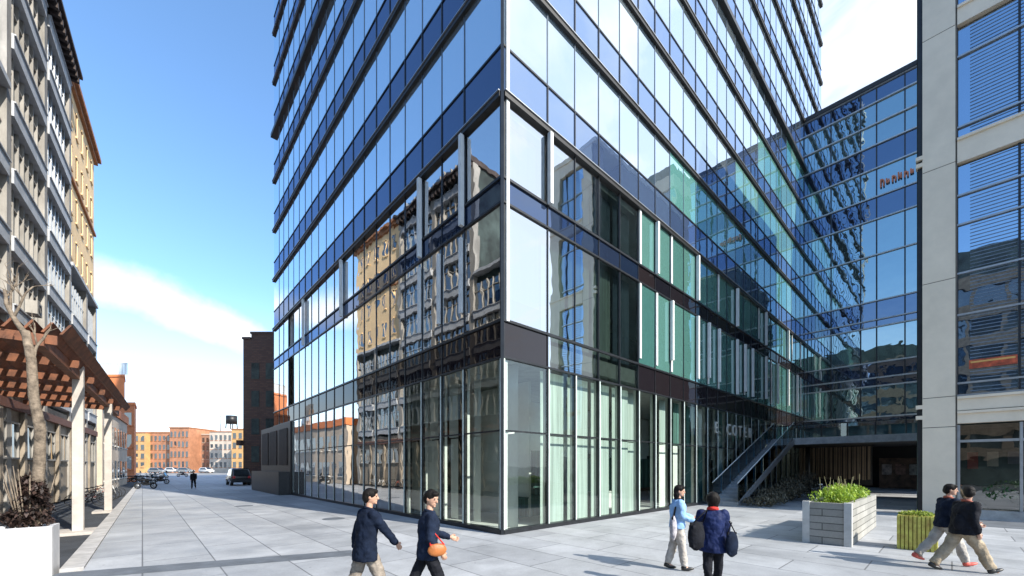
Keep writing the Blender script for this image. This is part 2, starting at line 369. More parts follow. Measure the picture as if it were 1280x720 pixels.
# ------------------------------------------------------------------ the glass tower
LL, LR = 29.3, 45.0
HT = [0.0, 3.19, 5.48, 6.62, 10.28, 11.04, 13.64]
PITCH, SPH, NF = 4.15, 1.5, 11
TOP = 13.64 + PITCH * NF
tower = empty('glass_office_tower', CORN, 0, 'tall blue glass office tower whose sharp corner faces the plaza', 'office tower')
def T(): return MB(CORN)
lt = [0, 1.98] + [1.98 + 1.42 * (i + 1) for i in range(int((LL - 1.98) / 1.42))]; lt[-1] = LL
rt = [0, 2.05] + [2.05 + 1.48 * (i + 1) for i in range(int((LR - 2.05) / 1.48))]; rt[-1] = LR
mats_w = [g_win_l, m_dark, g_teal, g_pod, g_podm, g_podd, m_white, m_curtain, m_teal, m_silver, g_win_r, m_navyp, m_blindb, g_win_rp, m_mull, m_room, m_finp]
def scr(F, a0, a1, z0, z1):
    """how large a pane shows in the photograph"""
    ps = []
    for a_ in (a0, a1):
        for z in (z0, z1):
            p = F.P(a_, 0, z); ps.append((HX + FOC * p.x / p.y, HY - FOC * (p.z - CH) / p.y))
    xs = [max(0, min(1280, p[0])) for p in ps]; ys = [max(0, min(720, p[1])) for p in ps]
    return (max(xs) - min(xs)) * (max(ys) - min(ys))
wins = []
def i_par(a): return int(a * 2) % 3 == 0
def pane_geo(F, side, row, a0, a1, z0, z1, first):
    def g(mb):
        rnd = random.random()
        # mullion on the near side, thin rails
        if row < 2:
            F.box(mb, a0 - .022, a0 + .022, -.10, .03, z0, z1, 1)
            F.box(mb, a0 + .024, a0 + .075, .004, .045, z0, z1, 16)
            F.box(mb, a0 + .05, a0 + .05 + (.17 if first else .11), -.26, -.06, z0, z1, 6)
            F.box(mb, a0 + .022, a1 - .022, -.03, .025, z0, z0 + .05, 1)
            F.pane(mb, a0 + .022, a1 - .022, 0.0, z0 + .05, z1, 3 if a0 < 6 or side == 'R' else 4, rnd, .0010)
            if side == 'R' and a0 > 2 and a0 < 7 :
                F.pane(mb, a0 + .1, a1 - .1, -.45, z0 + .05, z1, 7, rnd, 0)
            elif side == 'L' and a0 < 9:
                F.pane(mb, a0 + .25, a0 + .25 + (a1 - a0 - .2) * (.3 + .5 * rnd), -.9, z0 + .05, z1, 15, rnd, 0)  # pale panel added behind the glass to brighten the dark room
            elif side == 'R' and a0 > 7 and int(a0 * 7) % 3 != 0:
                F.pane(mb, a0 + .1, a0 + .1 + (a1 - a0 - .2) * random.uniform(.3, .95), -.6, z0 + .05, z1, random.choice((7, 15, 8)), rnd, 0)  # backing panels added here too, to lift the near-black rooms
            elif random.random() < .18 and not first:
                F.pane(mb, a0 + .1, a0 + .1 + (a1 - a0 - .2) * random.uniform(.3, 1), -.45, z0 + .05, z1, random.choice((7, 8)), rnd, 0)
        elif row in (3, 5):
            F.box(mb, a0 - .02, a0 + .02, -.10, .03, z0, z1, 1)
            F.box(mb, a0 + .02, a1 - .02, -.03, .03, z0, z0 + .04, 1)
            near = (side == 'R' and a0 < 7.5)
            if side == 'R' and not near:
                F.pane(mb, a0 + .03, a1 - .03, 0, z0 + .05, z1, 2, rnd, .0015)
                if random.random() < .45: F.box(mb, a0 + .08, a0 + .22, .0, .05, z0 + .3 * random.random(), z1, 6)
            elif side == 'R':
                F.pane(mb, a0 + .03, a1 - .03, 0, z0 + .05, z1, 4, rnd, .0010)
                if row == 3 and first:
                    F.pane(mb, a0 + .1, a1 - .1, -.3, z0, z0 + .9, 11, rnd, 0); F.pane(mb, a0 + .1, a1 - .1, -.3, z0 + .9, z1, 12, rnd, 0)
                else: F.pane(mb, a0 + .1, a1 - .1, -.4, z0, z1, 12 if row == 5 or i_par(a0) else 7, rnd, 0)
            else:
                F.pane(mb, a0 + .03, a1 - .03, 0, z0 + .05, z1, 4, rnd, .0015)
                if random.random() < .5: F.box(mb, a0 + .06, a0 + .20, -.3, -.08, z0, z1, 6)
        else:
            F.box(mb, a0 - .018, a0 + .018, -.06, .02, z0, z1, 14)
            F.pane(mb, a0 + .02, a1 - .02, 0, z0, z1, (10 if a0 > 11 + 6.6 * (z0 - 15.1) / PITCH + random.uniform(-.9, .9) else 13) if side == 'R' else 0, rnd, .0012)  # teal tone paints in the wing's reflection; the other panes stay pale
    return g
for side, F, tt in (('L', FL, lt), ('R', FR, rt)):
    for i in range(len(tt) - 1):
        a0, a1 = tt[i], tt[i + 1]
        for row in (0, 1, 3, 5):
            if side == 'L' and row < 2 and a0 > 23.3: continue
            if side == 'L' and row < 2 and a1 > 23.3: a1 = 23.3
            wins.append((scr(F, a0, a1, HT[row], HT[row + 1]), pane_geo(F, side, row, a0, a1, HT[row], HT[row + 1], i == 0)))
        a1 = tt[i + 1]
        for k in range(NF):
            z0 = 13.64 + PITCH * k + SPH; z1 = 13.64 + PITCH * (k + 1) - .16
            wins.append((scr(F, a0, a1, z0, z1), pane_geo(F, side, 9, a0, a1, z0, z1, i == 0)))
order = sorted(range(len(wins)), key=lambda i: -wins[i][0])
rest = T(); single = set(order[:100])
for i, (s_, g) in enumerate(wins):
    if i in single:
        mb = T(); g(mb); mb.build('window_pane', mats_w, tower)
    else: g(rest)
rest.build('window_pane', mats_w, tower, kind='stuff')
# spandrel glass: one band per storey and face
for side, F, tt, L in (('L', FL, lt, LL), ('R', FR, rt, LR)):
    for k in range(NF):
        z0 = 13.64 + PITCH * k + .0; z1 = z0 + SPH
        mb = T()
        for i in range(len(tt) - 1):
            F.pane(mb, tt[i] + .02, tt[i + 1] - .02, .0, z0 + .03, z1 - .03, 0, random.random(), .0012)
            F.box(mb, tt[i] - .022, tt[i] + .022, -.05, .035, z0, z1, 1)
        F.box(mb, 0, L, -.04, .035, z1 - .03, z1 + .03, 1)
        mb.build('spandrel', [g_sp_l if side == 'L' else g_sp_r, m_dark], tower)
        mb = T()
        F.box(mb, -.0, L, -.1, .13, z0 - .16, z0 + .0, 0); F.box(mb, -.0, L, -.1, .17, z0 - .0, z0 + .03, 1)
        mb.build('ledge', [m_black, m_silver], tower)
        if k == 4:
            mb = T(); F.box(mb, 0, L, -.1, .26, z0 - .5, z0 - .19, 0); mb.build('louvre_band', m_black, tower)
    for z0, z1, kind_ in ((5.48, 6.62, 'd'), (10.28, 11.04, 's')):
        mb = T()
        for i in range(len(tt) - 1):
            near = side == 'R' and tt[i] > 1 and tt[i] < 7.4
            mm = (3 if near and kind_ == 'd' else (0 if kind_ == 'd' else (1 if (side == 'R' and tt[i] < 7.4) or side == 'L' else 0)))
            F.pane(mb, tt[i] + .03, tt[i + 1] - .03, .0, z0 + .03, z1 - .03, mm, random.random(), .001)
            F.box(mb, tt[i] - .02, tt[i] + .02, -.08, .03, z0, z1, 2)
        F.box(mb, 0, L, -.04, .06, z0 - .035, z0 + .03, 2); F.box(mb, 0, L, -.04, .06, z1 - .03, z1 + .05, 2)
        mb.build('spandrel', [g_podd, g_sp_l, m_dark, g_podm], tower)
    # bright vertical fins above the podium
    for a_ in ((1.98, 4.82, 13.34, 20.44) if side == 'L' else (2.05, 9.45, 13.89, 19.81, 25.7, 31.6)):
        mb = T(); F.box(mb, a_ - .07, a_ + .07, .07, .22, 11.04 - (.7 if side == 'L' else 0), 13.45); mb.build('fin', m_white, tower)
for i, a_ in enumerate(rt[7:-6]):
    if i % 2 == 0 or i in (3, 7):
        mb = T(); FR.box(mb, a_ - .08, a_ + .08, .07, .2, 6.7 + .6 * random.random(), 10.2); mb.build('fin', m_white, tower)
for a_ in (1.98, 3.4, 4.82):
    mb = T(); FL.box(mb, a_ + .06, a_ + .2, .02, .12, 7.4, 10.0); mb.build('fin', m_white, tower)
# slim corner trims, each side of the arris
mb = T()
mb.hexa([CORN + Vector(v) for v in ((-.05, -.1, 0), (.05, -.1, 0), (.05, .06, 0), (-.05, .06, 0), (-.05, -.1, TOP), (.05, -.1, TOP), (.05, .06, TOP), (-.05, .06, TOP))], 0)
FR.box(mb, .12, .24, .0, .07, 6.62, TOP, 1)
mb.build('corner_post', [m_dark, m_white], tower)
# plinth
for F, L in ((FL, 23.3), (FR, LR)):
    mb = T(); F.box(mb, .0, L, -.15, .10, 0, .14); mb.build('plinth', m_dark, tower)
# core of the upper storeys and rooms of the podium
def rect(F1, a0, a1, b0, b1, z0, z1, mb, m=0):
    """box in the tower plan: a along D2, b along D1"""
    P = lambda a_, b_, z: CORN + D2 * a_ + D1 * b_ + Vector((0, 0, z))
    mb.hexa([P(a0, b0, z0), P(a1, b0, z0), P(a1, b1, z0), P(a0, b1, z0), P(a0, b0, z1), P(a1, b0, z1), P(a1, b1, z1), P(a0, b1, z1)], m)
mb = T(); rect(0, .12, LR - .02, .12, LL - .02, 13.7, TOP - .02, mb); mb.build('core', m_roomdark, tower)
mb = T(); rect(0, -.05, LR, -.05, LL, TOP, TOP + 1.2, mb); mb.build('roof_parapet', m_dark, tower)
for z0, z1 in ((5.75, 6.35), (10.4, 10.9), (13.25, 13.66)):
    mb = T(); rect(0, .14, LR - .1, .14, LL - .1, z0, z1, mb); mb.build('floor_slab', m_slab, tower)
mb = T(); rect(0, .2, LR - .1, .2, LL - .1, .0, .02, mb); mb.build('lobby_floor', m_slab, tower)
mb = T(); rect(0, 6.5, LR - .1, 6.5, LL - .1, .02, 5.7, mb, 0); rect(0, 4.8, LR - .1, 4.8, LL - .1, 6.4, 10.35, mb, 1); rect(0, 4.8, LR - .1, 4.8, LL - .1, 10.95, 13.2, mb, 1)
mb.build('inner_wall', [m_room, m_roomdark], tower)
mb = T(); rect(0, LR - .4, LR - .05, .2, LL - .2, 0, 13.2, mb); rect(0, .2, LR, LL - .4, LL - .05, 5.5, 13.2, mb); rect(0, .2, 6.4, 23.3, 23.6, 0, 5.5, mb)
mb.build('end_wall', m_beige, tower)
for a_, b_ in [(1.6, 1.6)] + [(1.6, 1.6 + 5.7 * i) for i in range(1, 5)] + [(1.6 + 5.9 * i, 1.6) for i in range(1, 7)]:
    mb = T(); p = CORN + D2 * a_ + D1 * b_
    mb.tube([p + Vector((0, 0, .02)), p + Vector((0, 0, 5.72))], .3, 20); mb.tube([p + Vector((0, 0, 6.36)), p + Vector((0, 0, 13.2))], .28, 16)
    mb.build('column', m_white, tower)
# lobby partitions and dark doorways
for i in range(9):
    a_ = 3.5 + i * 4.3; mb = T(); rect(0, a_, a_ + .12, 1.2 + random.random() * 2, 6.45, .03, random.choice((2.6, 5.6)), mb); mb.build('partition', random.choice((m_teal, m_room, m_teal)), tower)
for i in range(5):
    b_ = 3.2 + i * 4.1; mb = T(); rect(0, 1.5 + random.random() * 2, 6.45, b_, b_ + .12, .03, random.choice((2.8, 5.6)), mb); mb.build('partition', random.choice((m_roomdark, m_teal)), tower)
for i in range(8):
    a_ = 7.5 + i * 4.3; mb = T(); rect(0, a_, a_ + 1.8, 6.40, 6.47, .03, 2.9, mb); mb.build('inner_door', m_roomdark, tower)
for i in range(3):
    b_ = 8.2 + i * 5; mb = T(); rect(0, 6.40, 6.47, b_, b_ + 1.8, .03, 2.9, mb); mb.build('inner_door', m_roomdark, tower)

for i in range(6):
    a_ = 3.0 + i * 5.1; mb = T(); rect(0, a_, a_ + 1.6, 2.4, 3.1, .02, .78, mb); rect(0, a_ - .05, a_ + 1.65, 2.35, 3.15, .78, .83, mb); mb.build('reception_desk', (m_teal, m_white, m_bronze)[i % 3], tower)
# dark annex that closes the street side
ax_ = empty('dark_clad_annex', FL.P(23.6, 0, 0), 0, 'black panelled low annex tucked under the far end of the glass tower', 'annex')
mb = MB(FL.P(23.6, 0, 0)); FL.box(mb, 23.62, 33.5, -8, .15, 0, 5.42); mb.build('wall', m_black, ax_)
mb = MB(FL.P(23.6, 0, 0)); FL.box(mb, 23.7, 33.5, .15, .9, 0, 1.7); mb.build('low_wall', m_dark, ax_)
for a_ in (24.4, 27.6, 30.6):
    mb = MB(FL.P(23.6, 0, 0)); FL.box(mb, a_, a_ + 2.4, .13, .2, 2.2, 5.0, 0); mb.build('panel', m_bronze, ax_)

# ------------------------------------------------------------------ right wing with canopy
WT = 37.6
W0 = CORN + D2 * WT
FW = Frame(W0, -D1, -D2)
wing = empty('glass_wing', W0, 0, 'dark blue gridded glass wing at right angles behind the tower, above the canopy', 'office building')
def W(): return MB(W0)
ws = [0, 2.02, 4.05, 5.08, 6.8, 8.3, 9.6, 10.8]
rows = [(5.6, 6.3, 's'), (6.3, 8.9, 'g'), (8.9, 9.6, 's'), (9.6, 10.9, 's'), (10.9, 13.9, 'g'), (13.9, 14.5, 's'), (14.5, 16.1, 's'), (16.1, 20.0, 'g'), (20.0, 23.0, 'g'), (23.0, 24.9, 's'), (24.9, 27.3, 'g'), (27.3, 29.3, 's'), (29.3, 31.1, 'g'), (31.1, 32.9, 's2'), (32.9, 34.2, 's')]
for z0, z1, kd in rows:
    if kd == 'g':
        for i in range(len(ws) - 1):
            mb = W(); FW.pane(mb, ws[i] + .03, ws[i + 1] - .03, 0, z0 + .04, z1 - .04, 0, random.random(), .0025)
            FW.box(mb, ws[i] - .04, ws[i] + .04, -.1, .1, z0, z1, 1); mb.build('window_pane', [g_wing, m_dark], wing)
    else:
        mb = W()
        for i in range(len(ws) - 1):
            FW.pane(mb, ws[i] + .03, ws[i + 1] - .03, 0, z0 + .04, z1 - .04, 0, random.random(), .0025)
            FW.box(mb, ws[i] - .04, ws[i] + .04, -.1, .1, z0, z1, 1)
        mb.build('spandrel', [g_wing if kd == 's2' else g_wsp, m_dark], wing)
    mb = W(); FW.box(mb, 0, 10.8, -.05, .14, z1 - .05, z1 + .05); mb.build('rail', m_silver, wing)
mb = W(); FW.box(mb, 0, 10.78, -15, -.14, 4.5, 34.1); mb.build('core', m_roomdark, wing)
mb = W(); FW.box(mb, -.0, 10.9, -15.1, .22, 34.22, 34.6); mb.build('parapet', m_dark, wing)
mb = W(); FW.box(mb, 0, 10.8, -8.2, -8, 0, 4.5); FW.box(mb, 10.6, 10.8, -8, -1, 0, 4.5); mb.build('back_wall', m_black, wing)
osn = empty('orange_sign', FW.P(6, .2, 26), 0, 'orange lettering on the upper glass of the wing beside the beige pillar', 'sign')
m_osn = M('orange_enamel', (.55, .17, .08), .5, bump=0)
for i, (w_, h0, h1) in enumerate(((.30, .0, .95), (.24, .25, .8), (.30, .1, .85), (.26, .2, 1.0), (.30, .1, .8), (.22, .3, .85))):
    mb = MB(osn.location); a0 = 5.3 + i * .36; z = 25.5; h0 *= .7; h1 *= .7; w_ *= .8
    FW.box(mb, a0, a0 + .1, .12, .2, z + h0, z + h1); FW.box(mb, a0 + w_ - .1 + .04, a0 + w_ + .04, .12, .2, z + h0, z + h1 - .1); FW.box(mb, a0 + .1, a0 + w_ - .06, .12, .2, z + h1 - .14 - .3 * (i % 2), z + h1 - .3 * (i % 2)); mb.build('letter', m_osn, osn)
# canopy slab
can = empty('entrance_canopy', FW.P(0, 9.6, 0), 0, 'flat canopy with pale edge and black underside in front of the glass wing', 'canopy')
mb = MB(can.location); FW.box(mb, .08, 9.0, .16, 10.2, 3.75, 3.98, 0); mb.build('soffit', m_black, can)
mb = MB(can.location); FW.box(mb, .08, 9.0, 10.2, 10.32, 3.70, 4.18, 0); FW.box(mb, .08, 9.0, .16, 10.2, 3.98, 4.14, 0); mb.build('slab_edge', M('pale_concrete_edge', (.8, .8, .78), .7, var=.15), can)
for a_ in (1.2, 7.9):
    mb = MB(can.location); p = FW.P(a_, 4.5, 0); mb.tube([p, p + Vector((0, 0, 3.75))], .16, 14); mb.build('column', m_dark, can)
# glass balustrade on top of the canopy
mb = MB(can.location)
for i in range(6): FW.pane(mb, .2 + i * 1.45, 1.55 + i * 1.45, 9.9, 4.14, 5.1, 0, .5, 0)
mb.build('balustrade', g_bal, can)
mb = MB(can.location); FW.box(mb, .1, 8.9, 9.86, 9.94, 5.1, 5.16)
for i in range(7): FW.box(mb, .14 + i * 1.45, .19 + i * 1.45, 9.87, 9.93, 4.14, 5.1)
mb.build('handrail', m_dark, can)
# brown cladding under the canopy
m_timber = brickmat('timber_boards', (.34, .26, .18), (.22, .16, .11), (.02, .015, .01), .17, 30, .02, .6, 0, 0, 'XZ', .6, .4, frame=(FW.a.x, FW.a.y))
scrn = empty('timber_screen', FW.P(.4, 3, 0), 0, 'brown vertical timber board screen in the shade under the canopy', 'screen')
mb = MB(scrn.location)
for i in range(16):
    a_ = .3 + i * .30; FW.box(mb, a_, a_ + .22, 3 - .02 * (i % 3), 3.08, 1.0 + .05 * (i % 2), 3.7, 0, random.random())
mb.build('board', m_timber, scrn)
mb = MB(scrn.location); FW.box(mb, .2, 5.1, 2.85, 2.97, .6, 3.72); mb.build('back_frame', m_black, scrn)
shopb = empty('brown_kiosk', FW.P(6, -6, 0), 0, 'dim brown kiosk front deep in the dark entrance under the canopy', 'kiosk')  # brown counter wall with plain coloured display panels
mb = MB(shopb.location); FW.box(mb, 4.6, 9.6, -7.9, -7.0, 0, 2.9); mb.build('counter_wall', M('kiosk_wood', (.20, .12, .08), .6, var=.4, scale=2), shopb)
for i in range(5):
    mb = MB(shopb.location); FW.box(mb, 4.8 + i * .95, 5.5 + i * .95, -7.0, -6.93, 1.3, 2.3); mb.build('display_panel', M('display%d' % i, ((.5, .42, .38), (.35, .2, .15), (.45, .44, .4), (.3, .12, .1), (.5, .45, .4))[i], .5, var=.4, scale=4), shopb)

# open staircase against the right facade up to the canopy terrace
st = empty('outdoor_staircase', FR.P(14, 1, 0), 0, 'open staircase with blue glass sides rising to the canopy beside the tower', 'staircase')
S0, S1, O0, O1, SZ = 15.2, 26.6, .35, 1.65, 4.1
ns = 24; mb = MB(st.location)
for i in range(ns):
    a0 = S0 + (S1 - S0) * i / ns; a1 = S0 + (S1 - S0) * (i + 1) / ns; z = SZ * (i + 1) / ns
    FR.box(mb, a0, a1 + .03, O0, O1, z - .06, z)
    FR.box(mb, a0, a0 + .03, O0 + .01, O1 - .01, z - SZ / ns, z - .06)
mb.build('tread', m_kerb, st)
mb = MB(st.location)
for o in (O0, O1):
    P = FR.P
    mb.prism([P(S0, o, 0), P(S0 + .5, o, 0), P(S1, o, SZ - .38), P(S1, o, SZ + .02), P(S0, o, .14)], FR.o * .05)
mb.build('stringer', m_silver, st)
for o in (O0 + .02, O1 + .0):
    mb = MB(st.location)
    for i in range(8):
        t0, t1 = i / 8 + .005, (i + 1) / 8 - .005
        a0 = S0 + (S1 - S0) * t0; a1 = S0 + (S1 - S0) * t1; z0 = SZ * t0 + .18; z1 = SZ * t1 + .18
        mb.prism([FR.P(a0, o, z0), FR.P(a1, o, z1), FR.P(a1, o, z1 + .95), FR.P(a0, o, z0 + .95)], FR.o * .02)
    mb.build('glass_side', g_bal, st)
    mb = MB(st.location); mb.tube([FR.P(S0, o, 1.2), FR.P(S1, o, SZ + 1.2)], .022, 8)
    mb.build('handrail', m_white, st)
# shrubs at the stair foot
m_shrub = leafmat('dry_shrub_leaves', (.05, .05, .03), (.26, .22, .15))
def leaves(mb, pts, size, m=0, flat=.0):
    for p in pts:
        s_ = size * random.uniform(.6, 1.3)
        q = Matrix.Rotation(random.uniform(0, 6.28), 3, 'Z') @ Matrix.Rotation(random.uniform(-1.3, 1.3) * (1 - flat), 3, 'X')
        c = Vector(p); vs = [c + q @ Vector(v) * s_ for v in ((-.35, 0, 0), (0, -.9, .08), (.35, 0, 0), (0, .9, .05))]
        mb.add(vs, [(0, 1, 2, 3)], m, random.random())
def blob_pts(c, rad, n, low=0):
    out = []
    while len(out) < n:
        v = Vector([random.uniform(-1, 1) for _ in range(3)])
        if v.length > 1: continue
        if noise.noise(v * 2.3 + Vector(c)) < -.12: continue
        v = v * (v.length ** -.35 if v.length > .01 else 1)
        if v.z < -.6 + low: continue
        out.append(Vector(c) + Vector((v.x * rad[0], v.y * rad[1], v.z * rad[2])))
    return out
for i in range(8):
    a_ = 15.8 + i * 1.35; c = FR.P(a_, 2.5 + .25 * math.sin(i * 2.1), .0); h = .45 + .16 * i
    root = empty('shrub', c, 0, ['low', 'small', 'rounded', 'tangled', 'grey', 'tall', 'taller', 'tallest'][i] + ' dry grey brown shrub number %s up the slope beside the staircase' % ['one', 'two', 'three', 'four', 'five', 'six', 'seven', 'eight'][i], 'shrub', 'dry shrubs along the staircase')
    mb = MB(c); leaves(mb, blob_pts(c + Vector((0, 0, h * .55)), (.8, .8, h * .6), 650), .09); mb.build('foliage', m_shrub, root)
    mb = MB(c)
    for k in range(6):
        e = c + Vector((random.uniform(-.5, .5), random.uniform(-.5, .5), h * .9)); mb.tube([c, (c + e) / 2 + Vector((.05, .03, 0)), e], [.03, .02, .008], 5)
    mb.build('stem', M('shrub_stem%d' % i, (.16, .12, .08), .9), root)
# letter sign hung along the facade
def text_obj(name, body, size, depth, mat, mw, parent=None):
    cu = bpy.data.curves.new(name, 'FONT'); cu.body = body; cu.size = size; cu.extrude = depth; cu.align_x = 'CENTER'; cu.space_character = 1.1
    o = bpy.data.objects.new(name, cu); COL.objects.link(o)
    bpy.context.view_layer.update()
    dg = bpy.context.evaluated_depsgraph_get(); me = bpy.data.meshes.new_from_object(o.evaluated_get(dg)); bpy.data.objects.remove(o)
    me.materials.clear(); me.materials.append(mat)
    o = bpy.data.objects.new(name, me); COL.objects.link(o); o.matrix_world = mw
    if parent: o.parent = parent; o.matrix_parent_inverse = parent.matrix_world.inverted()
    return o
sg = FR.P(19.0, .28, 4.0)
mw = Matrix.Translation(sg) @ Matrix((FR.a.to_tuple() + (0,), (0, 0, 1, 0), FR.o.to_tuple() + (0,), (0, 0, 0, 1))).transposed().to_4x4()
m_letter = M('dull_letter', (.45, .46, .42), .6, bump=0)
sign = empty('letter_sign', FR.P(16, .28, 0), 0, 'pale raised capital letters fixed across the tower glass left of the canopy', 'sign')
bpy.context.view_layer.update()
for i, ch_ in enumerate('E COTER'):
    if ch_ == ' ': continue
    mw = Matrix.Translation(FR.P(16.0 + i * .95, .28, 4.0)) @ Matrix((FR.a.to_tuple() + (0,), (0, 0, 1, 0), FR.o.to_tuple() + (0,), (0, 0, 0, 1))).transposed().to_4x4()
    text_obj('letter', ch_, .95, .04, m_letter, mw, sign)

# ------------------------------------------------------------------ beige building on the right
B0 = ground(1153, 644.5)
FB = Frame(B0, -D1, -D2)
bb = empty('beige_stone_building', B0, 0, 'beige stone clad building with blue glass bays filling the right edge', 'office building')
def Bq(): return MB(B0)
BL, BT = 4.2, 26.0
mb = Bq()
for i in range(7):
    z0 = [0, 3.75, 5.0, 9.85, 14.6, 20.2, 23][i]; z1 = [3.72, 4.97, 9.82, 14.57, 20.17, 22.97, BT][i]
    FB.box(mb, 0, .95, -.6, .0, z0, z1)
mb.build('pillar', m_beige, bb)
mb = Bq(); FB.box(mb, .02, .93, -.58, -.012, 0, BT - .1); FB.box(mb, .965, 1.0, -.5, -.05, 0, BT - .1); mb.build('joint_backing', m_grout, bb)
mb = Bq(); FB.box(mb, -.14, -.002, -.9, -.1, 0, BT); mb.build('side_wall', m_dark, bb)
for z in (4.1, 4.55, 14.9, 15.2): 
    mb = Bq(); FB.box(mb, -.2, .0, -.3, .03, z, z + .16); mb.build('corner_bracket', m_beige, bb)
bands = [(3.85, 4.35), (4.38, 4.95), (14.5, 15.5), (20.15, 20.9), (BT - 1, BT)]
for z0, z1 in bands:
    mb = Bq(); FB.box(mb, 1.0, BL, -.4, -.02, z0, z1); FB.box(mb, 1.0, BL, -.3, .06, z1 - .1, z1 + .0); mb.build('band_course', m_beige, bb)
mb = Bq(); FB.box(mb, BL - .9, BL, -.6, -.001, 0, BT); mb.build('pillar', m_beige, bb)
m_blind = M('blind_slat', (.16, .22, .30), .5, var=.2)
def bay(z0, z1, cuts):
    zs = [z0] + cuts + [z1]
    for k in range(len(zs) - 1):
        mb = Bq(); a_ = 1.0
        while a_ < BL - .95:
            FB.pane(mb, a_ + .03, min(a_ + 1.6, BL - .9) - .03, -.22, zs[k] + .04, zs[k + 1] - .04, 0, random.random(), .002); 
            FB.box(mb, a_ - .03, a_ + .03, -.3, -.14, zs[k], zs[k + 1], 1); a_ += 1.6
        FB.box(mb, 1.0, BL - .9, -.3, -.12, zs[k] - .03, zs[k] + .04, 2)
        z = zs[k] + .15
        while z < zs[k + 1] - .1:
            FB.box(mb, 1.35, BL - 1.0, -.218, -.205, z, z + .03 , 3); z += .14 if z1 > 14 else .42
        mb.build('window', [g_beige, m_dark, m_silver, m_blind], bb)
bay(5.0, 14.46, [5.5, 8.3, 10.0, 12.0, 13.2]); bay(15.55, 20.1, [16.0, 18.9]); bay(20.95, BT - 1.05, [23.0])
mb = Bq(); FB.box(mb, .95, BL - .9, -3.2, -.35, 3.8, BT - .1, 0); FB.box(mb, -.3, BL, -14, -3.2, 0, BT - .1, 0); mb.build('core', m_roomdark, bb)
mb = Bq(); FB.box(mb, -.35, BL + .05, -14.05, .05, BT, BT + .3); mb.build('parapet', m_beige, bb)
ors = empty('red_orange_sign', FB.P(1.9, -.15, 6.2), 0, 'slim red orange sign strip behind the lower blue window of the beige building', 'sign')
mb = MB(ors.location); FB.box(mb, 1.32, 2.55, -.19, -.15, 6.05, 6.4); mb.build('panel', M('red_orange_enamel', (.55, .10, .04), .5, var=.4, scale=6), ors)
mb = MB(ors.location); FB.box(mb, 1.36, 2.5, -.15, -.14, 6.27, 6.34); mb.build('stripe', M('amber_stripe', (.7, .4, .12), .5), ors)
# shopfront
mb = Bq()
for a0, a1 in ((1.05, 2.6), (2.66, 4.25)): FB.pane(mb, a0, a1, -.2, .42, 3.1, 0, .5, .002); FB.pane(mb, a0, a1, -.2, 3.16, 3.78, 0, .5, .002)
mb.build('shop_window', g_shop, bb)
mb = Bq()
FB.box(mb, 1.0, 4.3, -.28, -.12, 3.08, 3.18); FB.box(mb, 1.0, 1.08, -.28, -.1, .3, 3.8); FB.box(mb, 2.6, 2.68, -.28, -.1, .3, 3.8)
mb.build('shop_frame', m_silver, bb)
mb = Bq(); FB.box(mb, 1.0, 4.3, -.45, .12, 0, .36, 0); mb.build('sill', m_kerb, bb)
for i in range(5):
    mb = Bq(); FB.box(mb, 1.3 + i * .55, 1.6 + i * .55, -1.6 - .1 * (i % 2), -1.5, 2.0 + .1 * (i % 3), 2.7); mb.build('display_item', M('shop_item%d' % i, ((.5, .1, .08), (.7, .6, .5), (.2, .2, .25), (.6, .35, .2), (.7, .7, .65))[i], .6), bb)
mb = Bq(); c = FB.P(2.6, -.9, 1.1); leaves(mb, blob_pts(c, (1.3, .5, .45), 500), .1); mb.build('window_plants', leafmat('window_plant', (.02, .07, .02), (.06, .16, .05)), bb)
# dark strip painted in for shade on the ground before the shopfront
b = MB(); z = Vector((0, 0, .004)); b.add([FB.P(.9, .2, 0) + z, FB.P(9, .2, 0) + z, FB.P(9, 2.9, 0) + z, FB.P(.2, 2.9, 0) + z], [(3, 2, 1, 0)])
b.build('painted_shade_strip', m_band, kind='structure')

# ------------------------------------------------------------------ buildings seen in the reflections
m_tan = M('tan_concrete', (.42, .36, .27), .8, var=.15, scale=.3)
m_wcon = M('pale_concrete', (.62, .62, .60), .8, var=.1, scale=.3)
def striped(name, label, F, a0, a1, depth, H, pitch, mat, gmat, nb, h0=4.0):
    root = empty(name, F.P((a0 + a1) / 2, -depth / 2, 0), 0, label, 'building')
    org = root.location
    mb = MB(org); F.box(mb, a0 + .2, a1 - .2, -depth + .2, -.25, 0, H - .3); mb.build('core', m_roomdark, root)
    z = h0; n = 0
    while z < H + .1:
        mb = MB(org); F.box(mb, a0, a1, -depth, 0, z - pitch * .42, z); mb.build('spandrel', mat, root)
        if z + pitch < H + .1:
            for k in range(nb):
                w0 = a0 + (a1 - a0) * k / nb; w1 = a0 + (a1 - a0) * (k + 1) / nb
                mb = MB(org); F.pane(mb, w0 + .15, w1 - .15, -.2, z, z + pitch * .58, 0, random.random(), .002)
                F.box(mb, w0 - .15, w0 + .15, -.24, -.04, z, z + pitch * .58, 1); mb.build('window', [gmat, mat], root)
        z += pitch
    return root
striped('striped_office_building', 'tan striped office block beyond the right edge, seen mirrored in the tower', FW, 12.5, 24, 14, 38, 3.6, m_tan, g_old, 6)
FS = Frame((-14, -16), D1, D2)
striped('stone_block_behind', 'brown stone block standing behind the viewer, mirrored in the wing glass', FS, -13, 15, 10, 27, 3.3, M('brown_stone', (.24, .19, .14), .85, var=.25), g_old, 10)

